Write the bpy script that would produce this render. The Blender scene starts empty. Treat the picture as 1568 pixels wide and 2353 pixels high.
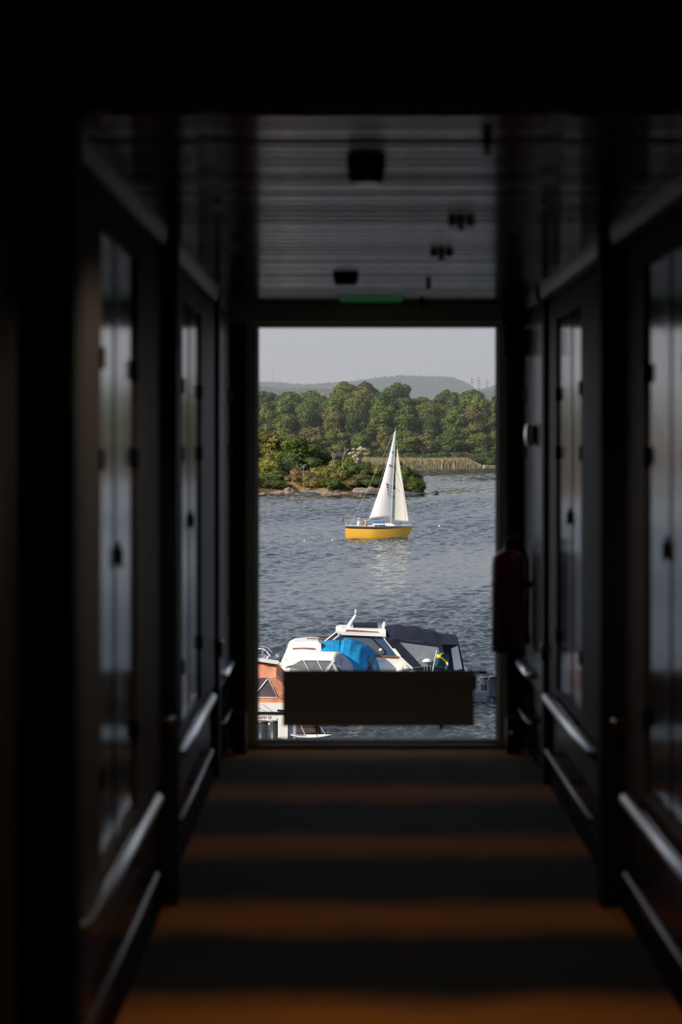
import bpy, bmesh, math, random
from mathutils import Vector, Matrix, noise
random.seed(7)
R = math.radians
WAVE = 1.0
sc = bpy.context.scene
col = sc.collection

# ------------------------------------------------------------------ camera, sky, sun, exposure
F = 5000.0                    # focal length in pixels of the 1568 x 2353 frame
VX, VY = 802.0, 1018.0        # where lines along the corridor meet
EYE = 1.63
WATER = -8.97                 # lake level, the corridor floor is z = 0
cd = bpy.data.cameras.new('camera'); cam = bpy.data.objects.new('camera', cd); col.objects.link(cam)
cam.location = (0, 0, EYE); cam.rotation_euler = (R(90), 0, 0)
cd.sensor_fit = 'VERTICAL'; cd.sensor_height = 36.0; cd.sensor_width = 24.0
cd.lens = F / 2353 * 36
cd.shift_x = (784 - VX) / 2353; cd.shift_y = (VY - 1176.5) / 2353
cd.clip_start = 0.05; cd.clip_end = 20000
cd.dof.use_dof = True; cd.dof.focus_distance = 240; cd.dof.aperture_fstop = cd.lens / 25.0
sc.camera = cam
sc.view_settings.view_transform = 'Standard'; sc.view_settings.look = 'None'
sc.view_settings.exposure = 0.2; sc.view_settings.gamma = 1.0; sc.view_settings.use_curve_mapping = False

def P(px, py, Y):
    return Vector(((px - VX) / F * Y, Y, EYE - (py - VY) / F * Y))

w = bpy.data.worlds.new('sky'); sc.world = w; w.use_nodes = True
nt = w.node_tree; nt.nodes.clear()
out = nt.nodes.new('ShaderNodeOutputWorld'); bg = nt.nodes.new('ShaderNodeBackground')
tc = nt.nodes.new('ShaderNodeTexCoord'); sep = nt.nodes.new('ShaderNodeSeparateXYZ')
rmp = nt.nodes.new('ShaderNodeValToRGB')
e = rmp.color_ramp.elements
e[0].position = 0.0; e[0].color = (0.86, 0.99, 1.22, 1)
e[1].position = 1.0; e[1].color = (0.15, 0.22, 0.36, 1)
m_ = e.new(0.09); m_.color = (0.54, 0.65, 0.87, 1)
m2_ = e.new(0.35); m2_.color = (0.26, 0.33, 0.46, 1)
mp = nt.nodes.new('ShaderNodeMapping'); mp.inputs['Scale'].default_value = (1.2, 1.2, 14)
nz = nt.nodes.new('ShaderNodeTexNoise'); nz.inputs['Scale'].default_value = 5; nz.inputs['Detail'].default_value = 5
mix = nt.nodes.new('ShaderNodeMix'); mix.data_type = 'RGBA'
cr = nt.nodes.new('ShaderNodeMapRange'); cr.inputs[1].default_value = .42; cr.inputs[2].default_value = .7; cr.inputs[4].default_value = .35
nt.links.new(tc.outputs['Generated'], sep.inputs[0]); nt.links.new(sep.outputs[2], rmp.inputs[0])
nt.links.new(tc.outputs['Generated'], mp.inputs[0]); nt.links.new(mp.outputs[0], nz.inputs['Vector'])
nt.links.new(nz.outputs[0], cr.inputs[0]); nt.links.new(cr.outputs[0], mix.inputs[0])
nt.links.new(rmp.outputs[0], mix.inputs[6]); mix.inputs[7].default_value = (0.62, 0.61, 0.62, 1)
nt.links.new(mix.outputs[2], bg.inputs[0]); bg.inputs[1].default_value = 1.0
nt.links.new(bg.outputs[0], out.inputs[0])

sd = bpy.data.lights.new('sun', 'SUN'); sun = bpy.data.objects.new('sun', sd); col.objects.link(sun)
sd.energy = 6.3; sd.angle = R(0.6); sd.color = (1.0, 0.89, 0.75)
sun_from = Vector((-0.80, -0.42, 0.50)).normalized()
sun.rotation_euler = sun_from.to_track_quat('Z', 'Y').to_euler()

# ------------------------------------------------------------------ helpers
class MB:
    def __init__(s): s.v = []; s.f = []; s.sm = []
    def add(s, vs, fs, smooth=False):
        n = len(s.v); s.v += [tuple(v) for v in vs]
        for f in fs: s.f.append(tuple(i + n for i in f)); s.sm.append(smooth)
        return s
    def box(s, a, b, M=None):
        (x0, y0, z0), (x1, y1, z1) = a, b
        vs = [Vector(p) for p in ((x0,y0,z0),(x1,y0,z0),(x1,y1,z0),(x0,y1,z0),(x0,y0,z1),(x1,y0,z1),(x1,y1,z1),(x0,y1,z1))]
        if M: vs = [M @ v for v in vs]
        return s.add(vs, [(0,3,2,1),(4,5,6,7),(0,1,5,4),(1,2,6,5),(2,3,7,6),(3,0,4,7)])
    def cbox(s, a, b, c=.01):
        """box with chamfered edges along all three axes"""
        bm = bmesh.new()
        bmesh.ops.create_cube(bm, size=1)
        for v in bm.verts:
            v.co = Vector([a[i] + (v.co[i] + .5) * (b[i] - a[i]) for i in range(3)])
        bmesh.ops.bevel(bm, geom=list(bm.edges), offset=c, segments=2, affect='EDGES', profile=.5)
        s.bm(bm); return s
    def bm(s, bm, smooth=False):
        bm.verts.index_update()
        s.add([v.co.copy() for v in bm.verts], [[v.index for v in f.verts] for f in bm.faces], smooth); bm.free()
    def tube(s, pts, r, n=8, cap=True, smooth=True):
        pts = [Vector(p) for p in pts]; rs = r if isinstance(r, (list, tuple)) else [r] * len(pts)
        rings = []; up = None
        for i, p in enumerate(pts):
            d = (pts[min(i+1, len(pts)-1)] - pts[max(i-1, 0)]).normalized()
            if up is None: up = Vector((0,0,1)) if abs(d.z) < .9 else Vector((1,0,0))
            a = d.cross(up)
            if a.length < 1e-6: a = d.orthogonal()
            a.normalize(); b = a.cross(d).normalized(); up = b
            rings.append([p + (a * math.cos(2*math.pi*k/n) + b * math.sin(2*math.pi*k/n)) * rs[i] for k in range(n)])
        vs = [v for ri in rings for v in ri]; fs = []
        for i in range(len(rings) - 1):
            for k in range(n):
                fs.append((i*n+k, i*n+(k+1)%n, (i+1)*n+(k+1)%n, (i+1)*n+k))
        s.add(vs, fs, smooth)
        if cap:
            s.add(rings[0], [tuple(range(n))[::-1]]); s.add(rings[-1], [tuple(range(n))])
        return s
    def lathe(s, prof, c=(0,0,0), n=20, M=None, smooth=True):
        c = Vector(c); vs = []; fs = []
        for (r, z) in prof:
            for k in range(n):
                v = Vector((r*math.cos(2*math.pi*k/n), r*math.sin(2*math.pi*k/n), z))
                vs.append((M @ v if M else v) + c)
        for i in range(len(prof)-1):
            for k in range(n): fs.append((i*n+k, i*n+(k+1)%n, (i+1)*n+(k+1)%n, (i+1)*n+k))
        fs.append(tuple(range(n))[::-1]); fs.append(tuple((len(prof)-1)*n+k for k in range(n)))
        return s.add(vs, fs, smooth)
    def prism(s, pts, ax, a, b, inset=0.0):
        """polygon in the two axes other than ax, extruded from a to b"""
        def mk(u, v, t):
            return {'y': (u, t, v), 'x': (t, u, v), 'z': (u, v, t)}[ax]
        n = len(pts); s.add([mk(u, v, a) for u, v in pts] + [mk(u, v, b) for u, v in pts],
              [tuple(range(n)), tuple(range(n, 2*n))[::-1]] + [(i, i+n, (i+1)%n+n, (i+1)%n) for i in range(n)])
        return s
    def slab(s, pts, t):
        """a flat or curved polygon of 3-D points given the thickness t along its normal"""
        pts = [Vector(p) for p in pts]; nn = Vector((0,0,0))
        for i in range(len(pts)): nn += (pts[i]-pts[0]).cross(pts[(i+1)%len(pts)]-pts[0])
        nn.normalize(); n = len(pts)
        return s.add([p - nn*t/2 for p in pts] + [p + nn*t/2 for p in pts],
              [tuple(range(n))[::-1], tuple(range(n, 2*n))] + [(i, (i+1)%n, (i+1)%n+n, i+n) for i in range(n)])
    def grid(s, fn, nu, nv, smooth=True, closed=False):
        vs = [fn(i/nu, j/nv) for i in range(nu+1) for j in range(nv+1)]
        fs = [(i*(nv+1)+j, (i+1)*(nv+1)+j, (i+1)*(nv+1)+j+1, i*(nv+1)+j+1) for i in range(nu) for j in range(nv)]
        return s.add(vs, fs, smooth)
    def ball(s, c, r, sub=2, sc_=(1,1,1), jit=0, seed=0):
        bm = bmesh.new(); bmesh.ops.create_icosphere(bm, subdivisions=sub, radius=1)
        for v in bm.verts:
            k = 1 + jit * noise.noise(v.co * 1.7 + Vector((seed*3.1, seed*1.7, 0)))
            v.co = Vector((v.co.x*sc_[0], v.co.y*sc_[1], v.co.z*sc_[2])) * r * k + Vector(c)
        s.bm(bm, True); return s
    def build(s, name, m, parent=None, mods=None, fixn=False):
        me = bpy.data.meshes.new(name); me.from_pydata(s.v, [], s.f)
        me.polygons.foreach_set('use_smooth', s.sm); me.update()
        if fixn:
            b = bmesh.new(); b.from_mesh(me); bmesh.ops.recalc_face_normals(b, faces=b.faces); b.to_mesh(me); b.free()
        o = bpy.data.objects.new(name, me)
        if isinstance(m, (list, tuple)):
            for q in m: me.materials.append(q)
        else: me.materials.append(m)
        col.objects.link(o)
        if parent: o.parent = parent
        return o

def tag(o, label=None, cat=None, group=None, kind=None):
    if label: o['label'] = label
    if cat: o['category'] = cat
    if group: o['group'] = group
    if kind: o['kind'] = kind
    return o
def empty(name, loc=(0,0,0), rz=0.0):
    o = bpy.data.objects.new(name, None); col.objects.link(o); o.location = loc; o.rotation_euler = (0,0,rz); o.empty_display_size = .2
    return o
def copy_tree(o, parent=None):
    c = o.copy(); col.objects.link(c); c.parent = parent
    for ch in list(o.children): copy_tree(ch, c)
    return c
def text(body, name, m, parent, M, size, ext=.002, mirror=False):
    cu = bpy.data.curves.new(name, 'FONT'); cu.body = body; cu.size = size; cu.extrude = ext; cu.align_x = 'CENTER'; cu.align_y = 'CENTER'
    t = bpy.data.objects.new(name, cu); col.objects.link(t)
    bpy.context.view_layer.update()
    me = bpy.data.meshes.new_from_object(t.evaluated_get(bpy.context.evaluated_depsgraph_get()))
    bpy.data.objects.remove(t)
    me.transform(M); me.materials.clear(); me.materials.append(m)
    o = bpy.data.objects.new(name, me); col.objects.link(o); o.parent = parent
    return o

# ------------------------------------------------------------------ materials
def mat(name, c, rough=.6, metal=0.0, spec=.5, noise_amt=0.0, noise_scale=5.0, bump=0.0, bump_scale=30.0, rand=0.0, coat=0.0, ior=None, transl=0.0):
    m = bpy.data.materials.new(name); m.use_nodes = True; nt = m.node_tree
    b = nt.nodes['Principled BSDF']; b.inputs['Roughness'].default_value = rough; b.inputs['Metallic'].default_value = metal
    b.inputs['Specular IOR Level'].default_value = spec; b.inputs['Coat Weight'].default_value = coat
    if ior: b.inputs['IOR'].default_value = ior
    b.inputs['Base Color'].default_value = (*c, 1)
    tc = nt.nodes.new('ShaderNodeTexCoord')
    if noise_amt > 0 or rand > 0:
        n = nt.nodes.new('ShaderNodeTexNoise'); n.inputs['Scale'].default_value = noise_scale; n.inputs['Detail'].default_value = 4
        nt.links.new(tc.outputs['Object'], n.inputs['Vector'])
        mr = nt.nodes.new('ShaderNodeMapRange'); mr.inputs[1].default_value = .3; mr.inputs[2].default_value = .7
        mr.inputs[3].default_value = 1 - noise_amt; mr.inputs[4].default_value = 1 + noise_amt
        nt.links.new(n.outputs[0], mr.inputs[0])
        h = nt.nodes.new('ShaderNodeHueSaturation'); h.inputs['Color'].default_value = (*c, 1)
        nt.links.new(mr.outputs[0], h.inputs['Value'])
        if rand > 0:
            oi = nt.nodes.new('ShaderNodeObjectInfo'); m2 = nt.nodes.new('ShaderNodeMapRange')
            m2.inputs[3].default_value = .5 - rand; m2.inputs[4].default_value = .5 + rand
            nt.links.new(oi.outputs['Random'], m2.inputs[0]); nt.links.new(m2.outputs[0], h.inputs['Hue'])
        nt.links.new(h.outputs[0], b.inputs['Base Color'])
    if bump > 0:
        n2 = nt.nodes.new('ShaderNodeTexNoise'); n2.inputs['Scale'].default_value = bump_scale; n2.inputs['Detail'].default_value = 4
        nt.links.new(tc.outputs['Object'], n2.inputs['Vector'])
        bp = nt.nodes.new('ShaderNodeBump'); bp.inputs['Strength'].default_value = bump; bp.inputs['Distance'].default_value = .05
        nt.links.new(n2.outputs[0], bp.inputs['Height']); nt.links.new(bp.outputs[0], b.inputs['Normal'])
    return m
M = {}
M['wall'] = mat('dark brown laminate', (.030,.025,.021), .45, noise_amt=.15, noise_scale=3)
M['portal'] = mat('black painted steel', (.008,.007,.006), .6, spec=.25)
M['bulkhead'] = mat('matt black ceiling board', (.010,.008,.006), .85, spec=.1)
M['header'] = mat('dark bronze frame', (.50,.45,.36), .7, spec=.2)
M['frame'] = mat('grey brown window frame', (.050,.037,.027), .6, spec=.3)
M['cove'] = mat('satin cornice metal', (.42,.33,.24), .35, .6)
M['panel'] = mat('pale satin wall panel', (.60,.60,.58), .22, ior=1.6)
M['rail'] = mat('brushed steel', (.86,.85,.83), .27, 1.0)
M['rail2'] = mat('dull steel', (.20,.18,.17), .35, 1.0)
M['disc'] = mat('pale disc', (.6,.6,.58), .3)
M['blackm'] = mat('black plastic', (.006,.006,.006), .5, spec=.3)
M['chrome'] = mat('chrome', (.75,.75,.76), .12, 1.0)
M['redpaint'] = mat('red enamel', (.22,.010,.006), .3, spec=.5)
M['signred'] = mat('dark red sign plate', (.075,.008,.006), .5)
M['board'] = mat('dark grey brown board', (.50,.50,.45), .8, spec=.2)
M['lens'] = mat('frosted lamp glass', (.35,.38,.42), .15)
M['gelcoat'] = mat('white gelcoat', (.82,.80,.75), .25, spec=.5, noise_amt=.04, noise_scale=1.2)
M['sailcloth'] = mat('white sailcloth', (.88,.87,.85), .7, spec=.2)
M['jibcloth'] = mat('shaded jib sailcloth', (.68,.66,.61), .7, spec=.2)  # the jib's shade is put into this darker cloth colour
M['yellow'] = mat('yellow gelcoat', (.97,.54,.07), .22, spec=.5)
M['navyline'] = mat('dark navy line', (.02,.022,.04), .4)
M['alu'] = mat('anodised aluminium', (.70,.69,.66), .35, .8)
M['wire'] = mat('rigging wire', (.42,.38,.32), .5)
M['bluerope'] = mat('blue rope', (.18,.26,.42), .6)
M['bluecloth'] = mat('bright blue canvas', (.012,.22,.46), .75, spec=.2, noise_amt=.22, noise_scale=2.2, bump=.4, bump_scale=3)
M['bluecover'] = mat('blue cover', (.03,.13,.34), .7)
M['navycloth'] = mat('navy canvas', (.016,.020,.038), .85, spec=.15, noise_amt=.2, noise_scale=2, bump=.8, bump_scale=3)
M['orange'] = mat('coral orange canvas', (.60,.25,.15), .8, spec=.2, noise_amt=.15, noise_scale=3, bump=.9, bump_scale=4)
M['greycloth'] = mat('pale grey canvas', (.36,.36,.42), .8, spec=.2, noise_amt=.1, noise_scale=3, bump=.5, bump_scale=4)
M['whitecloth'] = mat('white canvas', (.78,.76,.72), .8, spec=.2, bump=.3, bump_scale=4)
M['cabinblue'] = mat('dark blue side panel', (.035,.065,.13), .25)
M['cabinglass'] = mat('reflecting cabin glass', (.17,.18,.20), .08, .7)
M['darkglass'] = mat('dark boat glass', (.035,.04,.045), .05, spec=.8)
M['teak'] = mat('varnished wood', (.22,.09,.04), .45, noise_amt=.25, noise_scale=6)
M['redstripe'] = mat('red stripe', (.36,.03,.03), .4)
M['letters'] = mat('faded red lettering', (.34,.16,.17), .6)
M['blackmark'] = mat('dark sail marking', (.05,.05,.06), .7)
M['rock'] = mat('granite', (.21,.165,.13), .85, spec=.2, noise_amt=.35, noise_scale=.7, bump=.6, bump_scale=2)
M['darkrock'] = mat('dark grey rock', (.05,.05,.055), .6, noise_amt=.2)  # darker and greyer than the granite
M['ground'] = mat('shore ground', (.085,.060,.038), .95, spec=.1, noise_amt=.3, noise_scale=.2)
M['trunk'] = mat('bark', (.11,.085,.06), .9, spec=.1)
M['palewood'] = mat('bare pale branches', (.40,.36,.30), .9, spec=.1)
M['galv'] = mat('galvanised steel', (.10,.105,.11), .35, .7, noise_amt=.3, noise_scale=2)
M['concrete'] = mat('grey dock block', (.25,.26,.28), .85, noise_amt=.1)
M['crate'] = mat('brown crate wood', (.085,.05,.04), .8, noise_amt=.2)
M['skin'] = mat('skin', (.55,.30,.20), .6)
M['shirt'] = mat('white shirt', (.75,.76,.80), .8)
M['hat'] = mat('straw hat', (.70,.62,.45), .8)
M['coralshirt'] = mat('coral shirt', (.6,.22,.12), .8)
M['flagblue'] = mat('flag blue', (.006,.055,.10), .8)
M['flagyellow'] = mat('flag yellow', (.90,.62,.02), .8)
M['floatwhite'] = mat('white float', (.85,.84,.80), .5)
M['buoyred'] = mat('orange red buoy', (.80,.20,.08), .5)
M['pylon'] = mat('pylon steel', (.16,.17,.18), .6, .3)
M['mastred'] = mat('mast red', (.25,.18,.17), .6)

def leafmat(name, c, hue=.025, sheen=.0):
    m = mat(name, c, .65, spec=.15, noise_amt=.55, noise_scale=.8, rand=hue)
    nt = m.node_tree; b = nt.nodes['Principled BSDF']
    o = nt.nodes['Material Output']; tr = nt.nodes.new('ShaderNodeBsdfTranslucent'); mx = nt.nodes.new('ShaderNodeMixShader')
    src = b.inputs['Base Color'].links[0].from_socket
    nt.links.new(src, tr.inputs[0]); mx.inputs[0].default_value = .22
    nt.links.new(b.outputs[0], mx.inputs[1]); nt.links.new(tr.outputs[0], mx.inputs[2]); nt.links.new(mx.outputs[0], o.inputs[0])
    return m
L = {'green': leafmat('green leaves', (.125,.160,.035)), 'dark': leafmat('dark green leaves', (.080,.110,.032)),
     'olive': leafmat('olive leaves', (.17,.155,.050)), 'yellow': leafmat('yellow green leaves', (.26,.24,.055)),
     'dry': leafmat('dry brown leaves', (.24,.18,.085)), 'pale': leafmat('pale blossom leaves', (.50,.46,.32)),
     'far': leafmat('distant forest green', (.055,.085,.040)), 'reed': leafmat('reed straw', (.34,.30,.16), .01),
     'grass': leafmat('golden dry grass', (.50,.34,.15), .01)}

def glassmat(name, tint, refl, rough=.0, ior=1.45):
    m = bpy.data.materials.new(name); m.use_nodes = True; nt = m.node_tree; nt.nodes.clear()
    o = nt.nodes.new('ShaderNodeOutputMaterial'); t = nt.nodes.new('ShaderNodeBsdfTransparent'); g = nt.nodes.new('ShaderNodeBsdfGlossy')
    t.inputs[0].default_value = (*tint, 1); g.inputs['Roughness'].default_value = rough
    fr = nt.nodes.new('ShaderNodeFresnel'); fr.inputs[0].default_value = ior
    mu = nt.nodes.new('ShaderNodeMath'); mu.operation = 'MULTIPLY'; mu.inputs[1].default_value = refl
    mx = nt.nodes.new('ShaderNodeMixShader'); nt.links.new(fr.outputs[0], mu.inputs[0]); nt.links.new(mu.outputs[0], mx.inputs[0])
    nt.links.new(t.outputs[0], mx.inputs[1]); nt.links.new(g.outputs[0], mx.inputs[2]); nt.links.new(mx.outputs[0], o.inputs[0])
    return m
M['pane'] = glassmat('window glass', (.97,.975,.97), .6)
def vinylmat(name, c, op, rough=.15):
    m = mat(name, c, rough, spec=.5, bump=.3, bump_scale=5); nt = m.node_tree
    o = nt.nodes['Material Output']; b = nt.nodes['Principled BSDF']; t = nt.nodes.new('ShaderNodeBsdfTransparent'); mx = nt.nodes.new('ShaderNodeMixShader')
    mx.inputs[0].default_value = op; nt.links.new(t.outputs[0], mx.inputs[1]); nt.links.new(b.outputs[0], mx.inputs[2]); nt.links.new(mx.outputs[0], o.inputs[0])
    return m
M['vinyl'] = vinylmat('clear canopy vinyl', (.30,.33,.36), .45)
M['vinylgrey'] = vinylmat('smoked canopy vinyl', (.12,.10,.11), .75)
M['sideglass'] = mat('dark side window glass', (.006,.0055,.005), .13, spec=.5, ior=2.1)
M['slat'] = mat('bronze ceiling slat', (.25,.175,.125), .12, .8, spec=.3)
def emis(name, c, s):
    m = bpy.data.materials.new(name); m.use_nodes = True; b = m.node_tree.nodes['Principled BSDF']
    b.inputs['Base Color'].default_value = (*c, 1); b.inputs['Emission Color'].default_value = (*c, 1); b.inputs['Emission Strength'].default_value = s
    return m
M['exit'] = emis('green reflection glow', (.05,.42,.09), .035)

# carpet with broad cross bands
m = bpy.data.materials.new('banded carpet'); m.use_nodes = True; nt = m.node_tree; b = nt.nodes['Principled BSDF']
b.inputs['Roughness'].default_value = .9; b.inputs['Specular IOR Level'].default_value = .08; b.inputs['Sheen Weight'].default_value = .38; b.inputs['Sheen Roughness'].default_value = .35; b.inputs['Sheen Tint'].default_value = (1,.95,.88,1)
geo = nt.nodes.new('ShaderNodeNewGeometry'); sp = nt.nodes.new('ShaderNodeSeparateXYZ'); nt.links.new(geo.outputs['Position'], sp.inputs[0])
nn = nt.nodes.new('ShaderNodeTexNoise'); nn.inputs['Scale'].default_value = 2.2; nt.links.new(geo.outputs['Position'], nn.inputs['Vector'])
a1 = nt.nodes.new('ShaderNodeMath'); a1.operation = 'MULTIPLY_ADD'; a1.inputs[1].default_value = .25; nt.links.new(nn.outputs[0], a1.inputs[0]); nt.links.new(sp.outputs[1], a1.inputs[2])
a2 = nt.nodes.new('ShaderNodeMath'); a2.operation = 'ADD'; a2.inputs[1].default_value = -6.14 - .125 + .333; nt.links.new(a1.outputs[0], a2.inputs[0])
a3 = nt.nodes.new('ShaderNodeMath'); a3.operation = 'DIVIDE'; a3.inputs[1].default_value = 1.33; nt.links.new(a2.outputs[0], a3.inputs[0])
a4 = nt.nodes.new('ShaderNodeMath'); a4.operation = 'FRACT'; nt.links.new(a3.outputs[0], a4.inputs[0])
rr = nt.nodes.new('ShaderNodeValToRGB'); nt.links.new(a4.outputs[0], rr.inputs[0])
el = rr.color_ramp.elements; el[0].position = 0.0; el[0].color = (.012,.013,.010,1); el[1].position = .20; el[1].color = (.55,.19,.018,1)
x = el.new(.32); x.color = (.55,.19,.018,1); x = el.new(.52); x.color = (.012,.013,.010,1)
nt.links.new(rr.outputs[0], b.inputs['Base Color'])
n3 = nt.nodes.new('ShaderNodeTexNoise'); n3.inputs['Scale'].default_value = 220; nt.links.new(geo.outputs['Position'], n3.inputs['Vector'])
bp = nt.nodes.new('ShaderNodeBump'); bp.inputs['Strength'].default_value = .5; bp.inputs['Distance'].default_value = .004; nt.links.new(n3.outputs[0], bp.inputs['Height']); nt.links.new(bp.outputs[0], b.inputs['Normal'])
M['carpet'] = m

# ------------------------------------------------------------------ the corridor shell
GL, GR = -.665, .965            # faces of the side windows
IL, IR = -.605, .885            # inner faces of the portals
CE = EYE + .768                 # ceiling
YE = 11.7                       # end wall
YB = -1.5
def struct(name, mb, m, parent=None, **k):
    o = mb.build(name, m, parent)
    if not parent: o['kind'] = 'structure'
    return o
struct('floor', MB().box((GL-.4, YB-.2, -.25), (GR+.4, YE+.3, 0)), M['carpet'])
struct('wall_left', MB().box((GL-.30, YB, 0), (GL-.045, YE, CE)), M['wall'])
struct('wall_right', MB().box((GR+.045, YB, 0), (GR+.30, YE, CE)), M['wall'])
struct('wall_back', MB().box((GL-.30, YB-.2, 0), (GR+.30, YB, CE)), M['wall'])
# end wall: four pieces round the big window
W0, W1, WZ0, WZ1 = (590-VX)/F*YE, (1145-VX)/F*YE, .038, EYE + (VY-752)/F*YE
mb = MB()
for (ya, yb, g) in ((YE, YE+.05, 0), (YE+.05, YE+.30, .07)):
    mb.box((GL-.3, ya, -.25), (W0-g, yb, CE+.25)); mb.box((W1+g, ya, -.25), (GR+.3, yb, CE+.25))
    mb.box((W0-g, ya, WZ1+g), (W1+g, yb, CE+.25)); mb.box((W0-g, ya, -.25), (W1+g, yb, WZ0-g))
struct('wall_end', mb, M['header'])
# ceiling: bulkhead near the camera, then bowed metal slats across the corridor
Y0 = 4.93
struct('ceiling', MB().box((GL-.3, YB-.2, CE+.03), (GR+.3, YE, CE+.25)).box((GL-.045, YB, EYE+.752), (GR+.045, Y0, CE+.03)), M['bulkhead'])
random.seed(3)
mb = MB(); y = Y0 + .03; wsl = .142
xs0, xs1 = GL-.04, GR+.04
while y < YE - .03:
    w_ = min(wsl, YE - .01 - y) - .006; tilt = random.uniform(-.006, .006); bow = random.uniform(.006, .012)
    n = 8; vs = []; fs = []
    for k in range(n+1):
        t = k/n; z = CE - .012 - bow*4*t*(1-t) + tilt*(t-.5)
        vs += [(xs0, y+w_*t, z), (xs1, y+w_*t, z)]
    for k in range(n): fs.append((2*k, 2*k+2, 2*k+3, 2*k+1))
    mb.add(vs, fs, True)
    mb.box((xs0, y, CE-.006), (xs1, y+w_, CE+.02))
    y += wsl
struct('trim_1', mb, M['slat'])
# window in the end wall
win = empty('window_1', ((W0+W1)/2, YE, WZ0)); win['kind'] = 'structure'
def wl(mb): mb.v = [(a-(W0+W1)/2, b_-YE, c_-WZ0) for a, b_, c_ in mb.v]; return mb
fr = MB(); t_ = .028
for (x0, x1, z0, z1) in ((W0-.06, W0+.003, WZ0-.03, WZ1+.05), (W1-.003, W1+.05, WZ0-.03, WZ1+.05), (W0, W1, WZ1-.003, WZ1+.05), (W0, W1, WZ0-.03, WZ0+.003)):
    fr.cbox((x0, YE-.045, z0), (x1, YE+.03, z1), .006)
wl(fr).build('window_frame', M['header'], win)
wl(MB().box((W0-.01, YE+.052, WZ0-.01), (W1+.01, YE+.064, WZ1+.01))).build('pane', M['pane'], win)
gk = MB()
for x in (W0+.0, W1-.012): gk.box((x, YE+.030, WZ0), (x+.012, YE+.045, WZ1))
wl(gk).build('glazing_bead', M['portal'], win)
# stepped jamb fins either side of the window
for i, (x0, x1, mt) in enumerate(((-.634,-.60,'portal'),(-.598,-.578,'frame'),(-.575,-.56,'portal'),(.86,.885,'portal'),(.893,.912,'frame'),(.918,.926,'portal'),(.928,.936,'frame'))):
    struct('trim_%d' % (i+2), MB().cbox((x0, YE-.07, 0), (x1, YE, CE-.02 if mt == 'portal' else CE-.17), .004), M[mt])
struct('trim_9', MB().cbox((W0-.14, YE-.085, WZ1+.02), (W1+.13, YE-.001, CE-.02), .006), M['header'])
struct('trim_10', MB().cbox((W0-.13, YE-.10, 0), (W1+.12, YE-.001, .022), .006), M['rail2'])

# portals (pilasters left and right with a thin beam)
PL = [4.80, 7.65, 10.60]; PR = [4.80, 7.62, 10.38]
k = 11
for i in range(3):
    for side, ya in ((0, PL[i]), (1, PR[i])):
        a, b_ = ((GL-.045, IL) if side == 0 else (IR, GR+.045))
        if i == 2: a, b_ = ((GL-.045, -.632) if side == 0 else (.930, GR+.045))
        struct('trim_%d' % k, MB().cbox((a, ya, 0), (b_, ya+.145, CE-.02), .006), M['portal']); k += 1
# cornices along the top of the side windows
for i, (ya, yb) in enumerate(((4.97, 7.62), (7.82, 10.55), (10.77, 11.6))):
    for side in (0, 1):
        a, b_ = ((GL-.04, GL+.035) if side == 0 else (GR-.06, GR+.04))
        if side and i == 1: ya, yb = 7.79, 10.34
        if side and i == 2: ya = 10.56
        x_in = b_ if side == 0 else a; x_out = a if side == 0 else b_
        z1 = CE - .022
        struct('trim_%d' % k, MB().prism([(x_out, z1-.075), (x_in - (.01 if side == 0 else -.01), z1-.06), (x_in, z1-.02), (x_in, z1), (x_out, z1)], 'y', ya, yb), M['cove']); k += 1

# side windows: stiles, two leaves with a centre mullion, six black hinges, a handle
def side_window(idx, side, ya, yb, p0, p1):
    g = GL if side == 0 else GR; s = 1 if side == 0 else -1      # s points into the corridor
    root = empty('window_%d' % idx, (g, (ya+yb)/2, 0)); root['kind'] = 'structure'
    oy = (ya+yb)/2
    def bx(mb, d0, d1, y0, y1, z0, z1, c=.004):
        xa, xb = sorted((s*d0, s*d1)); mb.cbox((xa, y0-oy, z0), (xb, y1-oy, z1), c); return mb
    zt, zb = 2.20, .50
    if p0 is not None:
        f = MB()
        bx(f, -.044, .012, ya, p0, zb-.05, CE-.10); bx(f, -.044, .012, p1, yb, zb-.05, CE-.10)
        bx(f, -.044, .010, p0, p1, zt, CE-.10); bx(f, -.044, .014, p0, p1, zb-.05, zb)
        f.build('window_frame', M['frame'], root)
        pm = (p0+p1)/2; mw = .07
        for q0, q1 in ((p0, pm-mw), (pm+mw, p1)):
            bx(MB(), -.02, .0, q0, q1, zb, zt, .002).build('pane', M['sideglass'], root)
        mu = bx(MB(), -.03, .004, pm-mw, pm+mw, zb, zt, .003).build('mullion', M['mull'], root)
        for yy in (p0, p1):
            for z in (EYE+.225, EYE-.043, EYE-.88):
                h = MB(); bx(h, .0, .021, yy-.026, yy+.026, z-.030, z+.030, .005); h.build('hinge', M['blackm'], root)
        h = MB(); bx(h, .004, .010, pm-.012, pm+.012, EYE-.35, EYE-.28); bx(h, .010, .018, pm-.01, pm+.01, EYE-.36, EYE-.30)
        h.build('handle', M['blackm'], root)
    else:
        pr_ = .027; f = bx(MB(), -.044, pr_, ya, yb, .40, CE-.10); f.build('window_frame', M['panel'], root)
        for z in (EYE+.25, EYE-.04, EYE-.87):
            h = MB(); bx(h, pr_, pr_+.016, yb-.16, yb-.10, z-.035, z+.035, .005); h.build('hinge', M['blackm'], root)
    lo = bx(MB(), -.044, -.004, ya, yb, .06, zb-.052 if p0 is not None else .398, .004); lo.build('lower_panel', M['lower'], root)
M['mull'] = mat('satin grey mullion', (.02,.02,.018), .16, ior=2.0)
M['lower'] = mat('dark brown lower panel', (.035,.026,.022), .3)
side_window(2, 0, 4.95, 7.645, 5.74, 6.72)
side_window(3, 0, 7.80, 10.595, 8.55, 9.62)
side_window(4, 0, 10.75, 11.62, None, None)
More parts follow.
